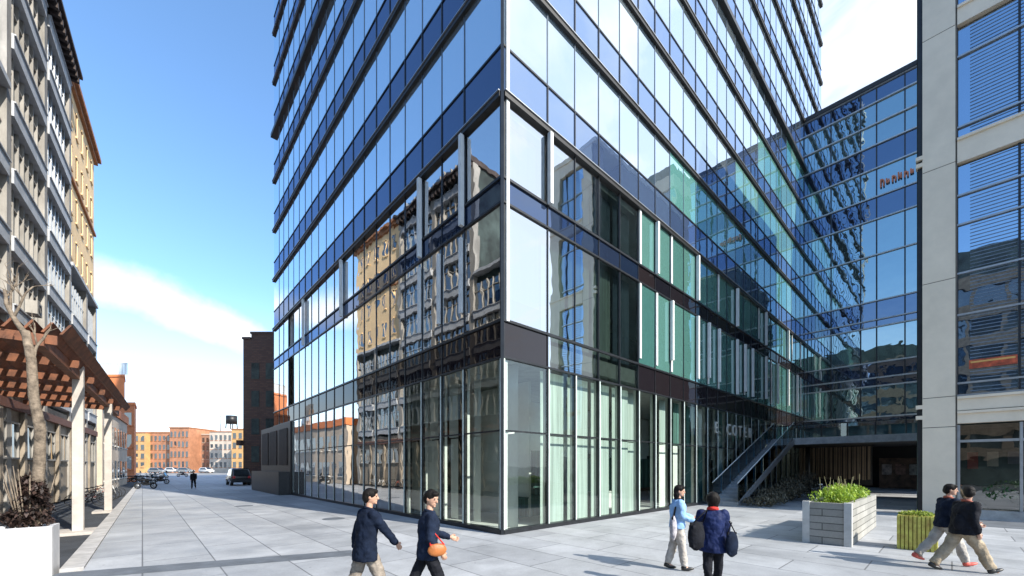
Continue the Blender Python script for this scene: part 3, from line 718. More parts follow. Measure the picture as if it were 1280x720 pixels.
# ------------------------------------------------------------------ old grey building on the left
G0 = Vector((-21.5, 16.9, 0)) * .977
FG = Frame(G0, DL, NL)
gb = empty('grey_warehouse', G0, 0, 'tall grey concrete framed building with steel windows along the left edge', 'building')
m_conc = M('weathered_concrete', (.38, .36, .33), .85, var=.25, scale=1.2, bump=.3, stretch=(1, 1, .35))
m_spand = M('painted_spandrel', (.48, .50, .53), .7, var=.15, scale=2)
m_plaster = M('old_plaster', (.32, .27, .21), .85, var=.25, scale=.8, bump=.3)
def Gq(): return MB(G0)
UA, UB, UC = -10.5, 12.75, 22.2
LOWH, HIH, P0 = 15.35, 27.7, 5.75
NLOW = 18.2
piers = [-10.5, -4.7, 1.1, 6.9, 12.7, 18.3, 22.2]
mb = Gq(); FG.box(mb, UA, 1.0, -14, -.55, 0, NLOW); FG.box(mb, 1.0, UB, -14, -.55, 0, HIH); FG.box(mb, UB, UC, -14, -.55, 0, LOWH); mb.build('core', m_roomdark, gb)
for i, u in enumerate(piers):
    hi = NLOW if u < 1 else (HIH if u < 13 else LOWH)
    mb = Gq(); FG.box(mb, u - .28, u + .28, -.5, .02, 0, hi); mb.build('pier', m_conc, gb)
pit = 2.95
for k in range(8):
    z = P0 + .2 + pit * k
    for i in range(len(piers) - 1):
        if piers[i] > 12 and z > LOWH - 1: continue
        if piers[i] < 1 and z > NLOW - 1.5: continue
        mb = Gq(); FG.box(mb, piers[i] + .28, piers[i + 1] - .28, -.45, .1, z - .32, z + .28); FG.box(mb, piers[i] + .28, piers[i + 1] - .28, -.45, .16, z + .28, z + .34)
        mb.build('spandrel', m_spand, gb)
        z0, z1 = z + .34, z + pit - .32
        if piers[i] > 12: z1 = min(z1, LOWH - .3)
        mb = Gq(); a0, a1 = piers[i] + .28, piers[i + 1] - .28; nm = 7
        for q in range(nm):
            w0 = a0 + (a1 - a0) * q / nm; w1 = a0 + (a1 - a0) * (q + 1) / nm
            FG.pane(mb, w0 + .04, w1 - .04, -.20, z0 + .04, z1 - .04, 0, random.random() ** 2, .01)
            FG.box(mb, w0 - .045, w0 + .045, -.24, -.08, z0, z1, 1)
        FG.box(mb, a0, a1, -.24, -.12, z0 + (z1 - z0) * .68, z0 + (z1 - z0) * .68 + .06, 1)
        mb.build('window', [g_sash if piers[i] > 6 else g_old, m_conc if piers[i] < 6 else m_silver], gb)
mb = Gq(); FG.box(mb, UA, .8, -14, .15, NLOW, NLOW + .25); mb.build('low_cornice', m_spand, gb)
mb = Gq(); FG.box(mb, .8, UB + .2, -14, .3, HIH, HIH + .25); FG.box(mb, .8, UB + .3, -14, .55, HIH + .25, HIH + .45)
u = .9
while u < UB: FG.box(mb, u, u + .22, .02, .45, HIH - .35, HIH, 0); u += .55
mb.build('cornice', M('dark_cornice', (.07, .05, .045), .8, var=.3), gb)
mb = Gq(); FG.box(mb, UB + .05, UC + .1, -14, .15, LOWH, LOWH + .22); mb.build('low_cornice', m_spand, gb)
mb = Gq(); FG.box(mb, UA, UC, -.52, -.08, 0, P0 - .35); mb.build('ground_floor_wall', m_plaster, gb)
for i in range(10):
    u = UA + 1.3 + i * 3.2
    if u > UC - 2: break
    mb = Gq(); FG.pane(mb, u, u + 2.0, -.04, 2.5, 4.0, 0, random.random(), .01); FG.box(mb, u - .08, u + 2.08, -.06, .04, 2.42, 2.5, 1); FG.box(mb, u - .08, u + 2.08, -.06, .04, 4.0, 4.08, 1)
    for q in (0, 1, 2): FG.box(mb, u - .04 + q, u + .04 + q, -.05, .03, 2.5, 4.0, 1)
    mb.build('ground_floor_window', [g_old, m_conc], gb)
    mb = Gq(); FG.box(mb, u - .7, u - .35, -.06, .1, 0, 4.6); mb.build('pilaster', m_plaster, gb)
mb = Gq(); FG.box(mb, UA, UC, -.07, .12, 4.6, 5.0); mb.build('string_course', M('dark_red_course', (.16, .07, .05), .8), gb)
ac = empty('air_conditioner', FG.P(3.2, .3, 9.6), 0, 'small grey air conditioning box hanging below an upper window of the warehouse', 'air conditioner')
mb = MB(ac.location); FG.box(mb, 2.8, 3.6, .12, .5, 9.3, 9.9); mb.build('casing', m_conc, ac)
mb = MB(ac.location); c = FG.P(3.2, .51, 9.6); mb.torus(c, FG.o, .2, .02); mb.build('fan_grille', m_black, ac)

# cream building rising behind the low end
m_cream = M('cream_plaster', (.95, .68, .38), .8, var=.1, scale=.5, bump=.15)
m_terr = M('terracotta_trim', (.45, .20, .09), .8, var=.25)
cb = empty('cream_building', FG.P(17, -2, 0), 0, 'sunlit cream building with ochre cornice rising behind the grey warehouse', 'building')
def Cq(): return MB(cb.location)
CU0, CU1 = 13.15, 22.9
mb = Cq(); FG.box(mb, CU0, CU1, -13.9, -.62, 0, 28.2); mb.build('wall', m_cream, cb)
mb = Cq(); FG.box(mb, CU0 + .01, CU1 + .0, -.62, -.2, 15.6, 28.2); mb.build('upper_wall', m_cream, cb)
mb = Cq(); FG.box(mb, CU0, CU1 + .5, -13.9, .2, 28.2, 28.5); FG.box(mb, CU0, CU1 + .4, -13.9, .0, 27.9, 28.2); mb.build('cornice', m_terr, cb)
for z in (21.6,):
    mb = Cq(); FG.box(mb, CU0, CU1, -.2, -.05, z, z + .18); mb.build('string_course', m_terr, cb)
for k in range(4):
    for i in range(5):
        u = CU0 + .75 + i * 1.85; z = 16.4 + 3.05 * k
        mb = Cq(); FG.pane(mb, u, u + .62, -.17, z, z + 1.55, 0, random.random(), .01)
        FG.box(mb, u - .08, u + .7, -.19, -.12, z - .12, z, 2); FG.box(mb, u - .06, u + .68, -.19, -.13, z + 1.55, z + 1.65, 2); FG.box(mb, u + .28, u + .34, -.18, -.13, z, z + 1.55, 2)
        mb.build('window', [g_old, m_terr, m_cream], cb)

# ------------------------------------------------------------------ pergola
PG = empty('pergola', ground(98, 662), 0, 'rust orange slatted pergola on two pale posts beside the warehouse', 'pergola')
m_rust = M('rusty_slat', (.20, .068, .026), .7, var=.35, scale=2.5, bump=.3, stretch=(1, 1, 1))
m_post = M('pale_post', (.50, .46, .42), .6, var=.15, scale=1.5)
g1, g2 = ground(98, 662), ground(135.5, 637); PD = (g2 - g1).normalized(); PN = Vector((PD.y, -PD.x, 0))
FP = Frame(g1, PD, PN)
def Pq(): return MB(PG.location)
PH = 5.25
for a_, w_ in ((0, .13), ((g2 - g1).length, .13)):
    mb = Pq(); FP.box(mb, a_ - w_, a_ + w_, -.13, .13, -.12, PH + .3); po = mb.build('post', m_post, PG)
    mb = MB(); FP.box(mb, a_ - .62, a_ + .62, -.5, .5, -.12, -.02); mb.v = [v - PG.location for v in mb.v]; mb.build('foot', m_post, po)
PL0, PL1, PW = -5.0, 12.6, -6.6
for o in (-.05, -3.3, PW + .2):
    mb = Pq(); FP.box(mb, PL0, PL1, o - .1, o + .1, PH - .28, PH + .0); mb.build('beam', M('rust_beam%d' % int(-o), (.20, .075, .035), .7, var=.3), PG)
a_ = PL0 + .1; k = 0
while a_ < PL1:
    mb = Pq(); FP.box(mb, a_, a_ + .1, PW, .25, PH - .2, PH + .02); mb.build('cross_rib', m_rust, PG); a_ += 3.0
k = 0; o = PW
while o < .3:
    mb = Pq(); P = FP.P; zz = PH + .05
    mb.hexa([P(PL0, o, zz), P(PL1, o, zz), P(PL1, o + .05, zz), P(PL0, o + .05, zz), P(PL0, o + .16, zz + .26), P(PL1, o + .16, zz + .26), P(PL1, o + .21, zz + .26), P(PL0, o + .21, zz + .26)])
    mb.build('slat', m_rust, PG); o += .30; k += 1

# planter with bare tree
wp = empty('white_planter', (-9.07, 7.95, -.12), 0, 'white trough planter at the lower left holding a bare tree', 'planter')
FT = Frame((-9.07, 7.95), -NL, -DL)
def Wq(): return MB((-9.07, 7.95, -.12))
m_wfc = M('white_fibre_cement', (.55, .55, .56), .6, var=.12, scale=1.5)
for q in (0, -.54):
    mb = Wq(); FT.box(mb, 0, 2.3, q - .08, q, -.12, .92); mb.build('long_side', m_wfc, wp).modifiers.new('b', 'BEVEL').width = .012
for q in (0, 2.22):
    mb = Wq(); FT.box(mb, q, q + .08, -.54, -.08, -.12, .918); mb.build('end_side', bpy.data.materials['white_fibre_cement'], wp)
mb = Wq(); FT.box(mb, .08, 2.22, -.54, -.08, 0, .82); mb.build('soil', M('soil', (.05, .035, .025), .95, var=.4, scale=6, bump=.8), wp)
tr = empty('bare_tree', (-9.72, 8.24, .76), 0, 'gnarled bare tree in the white planter reaching up through the pergola', 'tree')
m_bark = M('patchy_bark', (.24, .19, .14), .9, c2=(.05, .038, .028), var=.45, scale=7, bump=.9, bscale=25)
def limb(mb, p, d, L, r, depth, m=0):
    pts = [Vector(p)]; rad = [r]; d = Vector(d).normalized(); n = 7
    for i in range(n):
        d = (d + Vector([random.gauss(0, .10) for _ in range(3)])).normalized(); pts.append(pts[-1] + d * L / n); rad.append(r * (1 - .5 * (i + 1) / n) * random.uniform(.92, 1.1))
    mb.tube(pts, rad, 9)
    if depth > 0:
        for k in range(3 if depth > 1 else 2):
            i = random.randint(3, n); e = Vector([random.gauss(0, .6), random.gauss(0, .6), .45])
            limb(mb, pts[i], (d + e), L * random.uniform(.45, .7), rad[i] * .62, depth - 1)
mb = MB(); pts = [(0, 0, 0), (-.05, .03, .7), (.06, 0, 1.4), (.02, .05, 2.1), (-.06, 0, 2.8), (-.1, 0, 3.5), (-.2, -.02, 4.1)]
mb.tube(pts, [.13, .095, .09, .085, .08, .075, .065], 14); mb.build('trunk', m_bark, tr)
random.seed(5); mb = MB()
limb(mb, (-.2, -.02, 4.0), (-.5, .2, 1), 1.1, .055, 3); limb(mb, (-.1, 0, 3.5), (.25, .2, 1), .8, .035, 2)
mb.build('branches', m_bark, tr)
dsh = empty('dry_bush', (-9.80, 8.2, .76), 0, 'dark brown dry bush around the trunk in the white planter', 'bush')
m_dry = leafmat('dead_leaves', (.02, .014, .012), (.09, .055, .045))
mb = MB(); P_ = []
for i in range(7): P_ += blob_pts(Vector((random.uniform(-.12, .12), random.uniform(-.06, .06), .2 + .13 * i)), (.36 - .03 * i, .30 - .02 * i, .2), 420)
leaves(mb, P_, .075); mb.build('foliage', m_dry, dsh)
mb = MB()
for i in range(14):
    t = random.uniform(0, 6.28); mb.tube([(0, 0, 0), (.2 * math.cos(t), .2 * math.sin(t), .4), (.35 * math.cos(t), .35 * math.sin(t), 1.0 + random.random() * .4)], [.02, .014, .006], 5)
mb.build('stem', m_bark, dsh)

# ------------------------------------------------------------------ concrete planter, yellow planter, manholes
K0 = ground(1063, 684); Fk = Frame(K0, D2, -D1)
cp = empty('concrete_planter', K0, 0, 'long board marked grey concrete planter full of bright green plants', 'planter')
m_board = brickmat('board_marked_concrete', (.36, .35, .32), (.27, .265, .24), (.10, .10, .09), 1.6, .19, .012, .85, .37, 0, 'XZ', .5, .35, frame=(D2.x - D1.x, D2.y - D1.y))
KW, KLn, KH = 1.0, 5.3, 1.12
def Kq(): return MB(K0)
def kb(mb, a0, a1, o0, o1, z0, z1): Fk.box(mb, a0, a1, o0, o1, z0, z1)
mb = Kq(); kb(mb, .02, KLn, -.12, -.0, 0, KH); kb(mb, .02, KLn, -KW, -KW + .12, 0, KH); kb(mb, .0, .12, -KW + .121, -.121, 0, KH); kb(mb, KLn - .12, KLn, -KW + .121, -.121, 0, KH)
mb.build('box', m_board, cp)
for a_, o in ((-.03, -.13), (-.03, -KW - .03)):
    mb = Kq(); kb(mb, a_, a_ + .15, o, o + .16, 0, KH + .02); mb.build('corner_strip', M('pale_strip', (.52, .52, .50), .7), cp)
mb = Kq(); kb(mb, .1, KLn - .1, -KW + .1, -.1, .3, KH - .12); mb.build('soil', M('soil2', (.05, .035, .025), .95, bump=.6), cp)
pl = empty('green_plants', Fk.P(1.9, -KW / 2, KH - .1), 0, 'mound of bright yellow green plants growing in the concrete planter', 'plants')
mb = MB(pl.location); P_ = []
for i in range(16):
    a_ = .5 + i * .22; P_ += blob_pts(Fk.P(a_, -KW / 2 + random.uniform(-.25, .25), KH + .05 + .12 * math.sin(i * 1.3) ** 2), (.34, .34, .26), 230)
leaves(mb, P_, .06); mb.build('foliage', leafmat('fresh_leaves', (.14, .26, .02), (.42, .55, .06)), pl)
mb = MB(pl.location)
for i in range(26):
    p = Fk.P(random.uniform(.8, 3.6), -KW / 2 + random.uniform(-.3, .3), KH); mb.tube([p, p + Vector((random.gauss(0, .06), random.gauss(0, .06), random.uniform(.4, .75)))], [.008, .004], 4)
mb.build('flower_stalks', leafmat('stalks', (.3, .3, .12), (.5, .45, .25)), pl)
yp = empty('yellow_planter', ground(1123, 689), 0, 'yellow green ribbed box planter beside the beige pillar', 'planter')
Fy = Frame(ground(1170, 691) + D1 * .95, -D1, -D2)
yp.location = Fy.O
mb = MB(yp.location); Fy.box(mb, .27, .95, -.75, -.02, .04, .86); mb.build('box', M('mossy_board', (.36, .36, .07), .75, var=.35, scale=3, c2=(.22, .14, .04)), yp)
mb = MB(yp.location); a_ = .26
while a_ < .93:
    Fy.box(mb, a_, a_ + .055, -.02, .012, .0, .84 + .02 * random.random(), 0, random.random()); a_ += .075
for o_ in [i * .075 for i in range(10)]: Fy.box(mb, .95, .975, -.02 - o_ - .055, -.02 - o_, 0, .84)
mb.build('ribs', M('mossy_rib', (.50, .50, .10), .7, var=.3, scale=5, c2=(.30, .20, .05)), yp)
mb = MB(yp.location); P_ = blob_pts(Fy.P(.60, -.38, .88), (.32, .36, .07), 700); leaves(mb, P_, .05); mb.build('foliage', leafmat('moss_leaves', (.16, .24, .03), (.4, .46, .08)), yp)
for i, (px, py) in enumerate(((305, 632.5), (417, 648.5))):
    c = ground(px, py); mb = MB(c); n = 28
    mb.tube([c + Vector((0, 0, -.02)), c + Vector((0, 0, .008))], .42, n, smooth=False); mb.tube([c + Vector((0, 0, .008)), c + Vector((0, 0, .012))], .36, n, smooth=False)
    tag(mb.build('manhole_cover', m_band), ['round dark manhole cover in the middle of the street paving', 'round dark manhole cover near the tower facade behind the man'][i], 'manhole cover', 'manhole covers in the paving')

# ------------------------------------------------------------------ far end of the street
def house(name, label, px0, px1, ptop, Y, mat, trim, cols, rows_, depth=14, base=0, flat=True, frame=None, wmat=None, z0f=0):
    a, b_ = at(px0, 583, Y), at(px1, 583, Y); H = CH + (HY - ptop) / FOC * Y
    F = Frame((a.x, a.y), (1, 0), (0, -1)); L = b_.x - a.x
    if frame: F = Frame((b_.x - L * frame[0].x / max(.3, frame[0].x), b_.y), frame[0], frame[1])
    root = empty(name, (a.x + L / 2, Y, -.3), 0, label, 'building'); org = root.location
    mb = MB(org); F.box(mb, 0, L, -depth, 0, -.3, H); mb.build('wall', mat, root)
    mb = MB(org); F.box(mb, -.15, L + .15, -depth, .2, H, H + .35); mb.build('roof_edge', trim, root)
    if rows_:
        ph = (H - 1.5) / rows_
        for r_ in range(rows_):
            for c in range(cols):
                w_ = L / cols; u = w_ * (c + .22); z = 1.0 + ph * r_ + ph * .22
                mb = MB(org); F.pane(mb, u, u + w_ * .55, .02, z, z + ph * .58, 0, random.random(), .02)
                F.box(mb, u - .1, u + w_ * .55 + .1, .0, .14, z - .15, z, 1)
                mb.build('window', [wmat or g_old, trim], root)
    return root
m_or = M('orange_brick', (.48, .22, .12), .8, var=.2, scale=.4); m_yel = M('ochre_render', (.60, .36, .15), .8, var=.15, scale=.4)
m_orr = M('orange_render', (.78, .25, .09), .8, var=.12, scale=.5); m_pale = M('pale_render', (.62, .52, .42), .8, var=.15, scale=.4)
m_redb = M('red_render', (.28, .07, .04), .8, var=.2)
house('apartment_block', 'ochre yellow apartment block at the far left end of the street', 151, 182, 541, 150, m_yel, m_or, 4, 4)
house('apartment_block', 'orange brick apartment block in the middle of the far street end', 181.5, 213, 541, 152, m_or, m_terr, 6, 4)
house('apartment_block', 'taller orange brick block with a raised roof at the far street end', 212, 236, 535, 149, m_or, m_terr, 5, 4)
house('apartment_block', 'low brown brick apartment block right of the taller orange one', 236.5, 262, 543.5, 155, M('brown_brick', (.36, .20, .13), .8), m_pale, 5, 4)
house('apartment_block', 'pale pink apartment block far away beside the dark brick building', 262, 290, 540, 151, m_pale, m_or, 5, 4)
house('apartment_block', 'narrow ochre block just left of the dark brick building', 289.5, 304, 537, 140, m_yel, m_terr, 2, 4)
oa = house('orange_building', 'bright orange building with a white rooftop railing beyond the warehouse', 110, 155, 471, 66, m_orr, m_orr, 0, 0, depth=6, frame=(Vector((1, 0, 0)), -Vector((-.93, 1, 0)).normalized()))
rr = empty('rooftop_railing', at(135, 471, 65.8), 0, 'white picket railing along the roof of the bright orange building', 'railing')
mb = MB(rr.location)
for i in range(26):
    p = at(113 + i * 1.8, 471, 65.9); mb.box(p.x, p.x + .1, p.y, p.y + .08, p.z + .36, p.z + 2.1)
p = at(113, 471, 65.9); mb.box(p.x, p.x + 6, p.y, p.y + .1, p.z + 2.1, p.z + 2.25); mb.build('pickets', m_wcon, rr)
house('orange_building', 'lower orange building with red base projecting towards the street', 136, 168, 506, 58, M('orange_panel', (.66, .22, .09), .8), m_orr, 2, 3, wmat=g_sash, depth=6, frame=(Vector((1, 0, 0)), -Vector((-.88, 1, 0)).normalized()))
# pale gabled house between them
gh = empty('gabled_house', at(124, 583, 50), 0, 'pale house with a steep gable squeezed behind the warehouse', 'house')
mb = MB(gh.location); a, b_ = at(112, 583, 50), at(131, 583, 50); hz = CH + (583 - 512) / FOC * 50; hp = CH + (583 - 480) / FOC * 50
dv = Vector((-.95, 1, 0)) * 2.5
mb.prism([(a.x, 50, 0), (b_.x, 50, 0), (b_.x, 50, hz), (a.x + .5, 50, hp)], dv); mb.build('wall', m_pale, gh)
mb = MB(gh.location); mb.prism([(b_.x + .3, 49.9, hz), (b_.x + .3, 49.9, hz + .2), (a.x + .5, 49.9, hp + .25), (a.x + .5, 49.9, hp)], dv); mb.build('roof', m_wcon, gh)
FRW = Frame(G0 + DL * 25.5, DL, NL)
pr = empty('pale_row_building', FRW.P(9, -3, 0), 0, 'low pale building with orange parapet beyond the warehouse, seen mirrored in the tower', 'building')
mb = MB(pr.location); FRW.box(mb, 0, 19, -7, 0, -.2, 7.4); mb.build('wall', m_pale, pr)
mb = MB(pr.location); FRW.box(mb, -.1, 19.1, -7.1, .15, 7.4, 8.3); mb.build('parapet', m_orr, pr)
for i in range(8):
    for z in (.8, 4.3):
        mb = MB(pr.location); FRW.pane(mb, .8 + i * 2.3, 2.1 + i * 2.3, .03, z, z + 1.9, 0, random.random(), .01); FRW.box(mb, .7 + i * 2.3, 2.2 + i * 2.3, .0, .12, z - .12, z, 1); mb.build('window', [g_old, m_wcon], pr)
# dark brick building past the tower
db = empty('brick_building', at(322, 583, 50), 0, 'dark brown brick building with stepped roofline past the glass tower', 'building')
m_dbr = brickmat('dark_brick', (.13, .075, .055), (.09, .05, .04), (.06, .05, .05), .5, .2, .02, .85)
mb = MB(db.location); a, b_ = at(304, 583, 48), at(352, 583, 48); H = CH + (583 - 417) / FOC * 48; H2 = CH + (583 - 424) / FOC * 48
mb.box(a.x, b_.x, 48, 62, -.3, H2); mb.box(a.x + .9, b_.x, 48.1, 62, H2, H); mb.build('wall', m_dbr, db)
mb = MB(db.location); mb.box(a.x - .1, a.x + .9, 47.9, 62, H2, H2 + .25); mb.box(a.x + .8, b_.x, 48, 62, H, H + .25); mb.build('cornice', M('dark_stone_trim', (.10, .07, .06), .8), db)
for i in range(4):
    mb = MB(db.location); x = a.x - .04; y = 49.5 + i * 3.2; mb.box(x, x + .06, y, y + 1.5, 3, 14); mb.build('side_window', m_redb, db)
for i in range(2):
    for k in range(4):
        mb = MB(db.location); x = a.x + 1.0 + i * 1.7; z = 2.6 + k * 3.3; mb.box(x, x + .9, 47.96, 48.02, z, z + 1.9); mb.build('window', m_roomdark, db)
mb = MB(db.location); mb.box(a.x - .5, a.x, 47.5, 60, 4.6, 5.2); mb.build('ledge', m_dbr, db)
# water tank and mast on the far roofs
wt = empty('water_tank', at(289, 537, 141), 0, 'dark rooftop water tank on legs beside the dark brick building', 'water tank')
p = at(289.5, 537, 141); mb = MB(wt.location); mb.tube([p + Vector((0, 0, 2.0)), p + Vector((0, 0, 4.8))], 1.7, 14); mb.build('tank', m_black, wt)
mb = MB(wt.location)
for dx, dy in ((-1, -1), (1, -1), (1, 1), (-1, 1)): mb.tube([p + Vector((dx * 1.2, dy * 1.2, .3)), p + Vector((dx * 1.1, dy * 1.1, 2.1))], .15, 6)
mb.build('legs', m_black, wt)
ms_ = empty('radio_mast', at(276, 543, 151), 0, 'thin pale mast rising from the far rooftops', 'mast')
p = at(276, 541, 153); mb = MB(ms_.location); mb.tube([p, p + Vector((0, 0, 8))], [.18, .08], 6); mb.build('pole', m_silver, ms_)
mb = MB(ms_.location)
for i in range(3): mb.tube([p + Vector((-.7, 0, 3 + i * 1.6)), p + Vector((.7, 0, 3 + i * 1.6))], .06, 5)
mb.build('crossbar', m_silver, ms_)

# ------------------------------------------------------------------ vehicles
m_tyre = M('tyre', (.02, .02, .02), .85, bump=0); m_carglass = glass_opaque('car_glass', (.01, .012, .015), (.02, .025, .03), .1, wob=0)
m_head = M('headlamp', (.7, .7, .68), .15, bump=0); m_tail = M('tail_lamp', (.45, .02, .02), .3, bump=0)
def make_car(label, paint, loc, rz, tall=1.75, name='parked_car'):
    root = empty(name, loc, rz, label, 'car', 'cars parked along the street')
    prof = [(-2.2, .35), (-2.25, .8), (-2.15, 1.05), (-1.75, tall - .12), (-1.5, tall), (.45, tall - .02), (1.25, 1.12), (2.05, .95), (2.25, .7), (2.22, .35)]
    mb = MB(); w = .9; n = len(prof)
    rings = []
    for y, sh in ((-w, .86), (-w + .12, 1), (w - .12, 1), (w, .86)):
        rings.append([(x, y * (1 if z < 1.1 else .88), .35 + (z - .35) * (1 if abs(y) < w - .01 else .95)) for x, z in prof])
    vs = [p for r_ in rings for p in r_]; fs = []
    for i in range(3):
        for k in range(n): fs.append((i * n + k, (i + 1) * n + k, (i + 1) * n + (k + 1) % n, i * n + (k + 1) % n))
    fs.append(tuple(range(n))); fs.append(tuple(3 * n + k for k in range(n - 1, -1, -1)))
    mb.add(vs, fs, 0, .5, True); bo = mb.build('body', paint, root); bo.modifiers.new('b', 'BEVEL').width = .04
    for s_ in (-1, 1):
        mb = MB(); mb.hexa([(-1.65, s_ * .885, 1.1), (1.0, s_ * .885, 1.1), (.4, s_ * .80, tall - .14), (-1.45, s_ * .80, tall - .14), (-1.65, s_ * .90, 1.1), (1.0, s_ * .90, 1.1), (.4, s_ * .815, tall - .14), (-1.45, s_ * .815, tall - .14)]); mb.build('side_window', m_carglass, root)
        mb = MB(); mb.ell((2.2, s_ * .65, .78), (.08, .2, .1), 10); mb.build('headlight', m_head, root)
        mb = MB(); mb.ell((-2.2, s_ * .7, .9), (.07, .15, .16), 10); mb.build('tail_light', m_tail, root)
        for x in (-1.4, 1.4):
            mb = MB(); mb.tube([(x, s_ * .68, .34), (x, s_ * .92, .34)], .34, 20); wh = mb.build('wheel', m_tyre, root)
            mb = MB(); mb.tube([(x, s_ * .915, .34), (x, s_ * .935, .34)], .2, 14); mb.build('rim', m_silver, wh)
    mb = MB(); mb.hexa([(-2.13, -.7, 1.1), (-2.13, .7, 1.1), (-1.78, .64, tall - .16), (-1.78, -.64, tall - .16), (-2.17, -.7, 1.1), (-2.17, .7, 1.1), (-1.82, .64, tall - .16), (-1.82, -.64, tall - .16)]); mb.build('rear_window', m_carglass, root)
    mb = MB(); mb.hexa([(1.27, -.7, 1.14), (1.27, .7, 1.14), (.5, .64, tall - .06), (.5, -.64, tall - .06), (1.31, -.7, 1.17), (1.31, .7, 1.17), (.53, .64, tall - .03), (.53, -.64, tall - .03)]); mb.build('windscreen', m_carglass, root)
    return root
m_pblack = M('black_paint', (.012, .013, .015), .25, coat=.6, bump=0); m_pwhite = M('white_paint', (.7, .7, .7), .3, coat=.6, bump=0); m_pgrey = M('grey_paint', (.2, .21, .22), .3, coat=.6, bump=0)
ang = math.atan2(D1.y, D1.x)
p = ground(286, 607); make_car('black car parked on the right of the street past the annex', m_pblack, (p.x, p.y + 1.5, 0), ang, 1.9)
for i, (px, py, mt, lb) in enumerate(((216, 590.8, m_pwhite, 'white car parked across the far street end'), (232, 591.2, m_pgrey, 'grey car parked far away in the middle of the street end'), (258, 591.0, m_pwhite, 'white car far away left of the black parked car'), (197, 592, m_pgrey, 'grey car beyond the row of motorbikes'))):
    p = ground(px, py); make_car(lb, mt, (p.x, p.y, 0), random.uniform(-.3, .3))
def make_moto(label, loc, rz, c):
    root = empty('motorbike', loc, rz, label, 'motorbike', 'motorbikes parked on the left')
    for x in (-.65, .65):
        mb = MB(); mb.torus((x, 0, .3), (0, 1, 0), .24, .06, 20, 8); wh = mb.build('wheel', m_tyre, root)
        mb = MB(); mb.tube([(x, -.03, .3), (x, .03, .3)], .12, 10); mb.build('hub', m_silver, wh)
    mb = MB(); mb.ell((.05, 0, .5), (.42, .14, .2), 12); mb.ell((.18, 0, .82), (.28, .15, .14), 12); mb.tube([(-.6, 0, .35), (-.3, 0, .6), (.3, 0, .75), (.5, 0, .9), (.65, 0, .32)], .04, 6); mb.build('body', c, root)
    mb = MB(); mb.ell((-.32, 0, .82), (.38, .14, .08), 12); mb.build('seat', m_black, root)
    mb = MB(); mb.tube([(.42, -.36, 1.08), (.5, 0, 1.02), (.42, .36, 1.08)], .02, 6); mb.build('handlebar', m_black, root)
    mb = MB(); mb.ell((.62, 0, .92), (.08, .1, .1), 10); mb.build('headlight', m_head, root)
    mb = MB(); mb.prism([(.6, -.18, 1.0), (.6, .18, 1.0), (.45, .14, 1.35), (.45, -.14, 1.35)], (.02, 0, .01)); mb.build('windshield', g_bal, root)
    return root
motos = [(182, 611, .2, m_pblack, 'black motorbike nearest the viewer beside the kerb'), (176, 603, .9, m_pgrey, 'grey motorbike second in the row by the kerb'), (187, 603, 1.1, m_pwhite, 'white motorbike in the row of parked bikes'), (193, 600, .7, m_pgrey, 'grey motorbike at the far end of the kerb row'), (171, 598, 1.3, m_pwhite, 'white motorbike behind the others under the pergola end'), (200, 605, .3, m_pblack, 'black motorbike standing apart on the paving right of the kerb row'), (168, 603, .8, m_pblack, 'black motorbike leftmost in the row, beside the pergola end'), (205, 598, 1.6, m_pgrey, 'grey motorbike seen end on, farthest right of the row'), (228, 596, .4, m_pblack, 'black motorbike standing in the middle of the street far off')]
for px, py, rz, c, lb in motos:
    p = ground(px, py); make_moto(lb, (p.x, p.y, 0), rz, c)
# bicycles in front of the warehouse
def make_bike(label, loc, rz, c):
    root = empty('bicycle', loc, rz, label, 'bicycle', 'bicycles leaning by the warehouse wall')
    for x in (-.52, .52):
        mb = MB(); mb.torus((x, 0, .34), (0, 1, 0), .32, .018, 26, 6)
        for k in range(8):
            t = k * math.pi / 4; mb.tube([(x, 0, .34), (x + .32 * math.cos(t), 0, .34 + .32 * math.sin(t))], .003, 3)
        mb.build('wheel', m_tyre, root)
    mb = MB()
    for a_, b_ in (((-.52, .34), (-.08, .3)), ((-.52, .34), (-.18, .78)), ((-.08, .3), (-.18, .85)), ((-.08, .3), (.38, .76)), ((-.18, .78), (.36, .82)), ((.34, .9), (.52, .34))): mb.tube([(a_[0], 0, a_[1]), (b_[0], 0, b_[1])], .018, 6)
    mb.build('frame', c, root)
    mb = MB(); mb.ell((-.2, 0, .92), (.13, .07, .035), 10); mb.tube([(-.18, 0, .84), (-.19, 0, .92)], .014, 6); mb.build('saddle', m_black, root)
    mb = MB(); mb.tube([(.4, -.28, 1.0), (.34, 0, .98), (.4, .28, 1.0)], .014, 6); mb.tube([(.34, 0, .88), (.34, 0, .98)], .016, 6); mb.build('handlebar', m_black, root)
    mb = MB(); mb.torus((-.08, .03, .3), (0, 1, 0), .09, .01, 16, 4); mb.build('crankset', m_silver, root)
    return root
bc = [m_pblack, m_pgrey, m_redb, m_pblack, m_pwhite, m_pgrey]
bl = ['black bicycle closest to the second post', 'grey bicycle next along the warehouse wall', 'dark red bicycle amid the row at the wall', 'black bicycle farther down the wall', 'white bicycle among the far ones at the wall', 'grey bicycle farthest along the warehouse wall']
for i in range(6):
    p = FG.P(6.5 + i * 1.7, 1.6, -.12); make_bike(bl[i], p, math.atan2(NL.y, NL.x) + random.uniform(-.2, .2), bc[i])

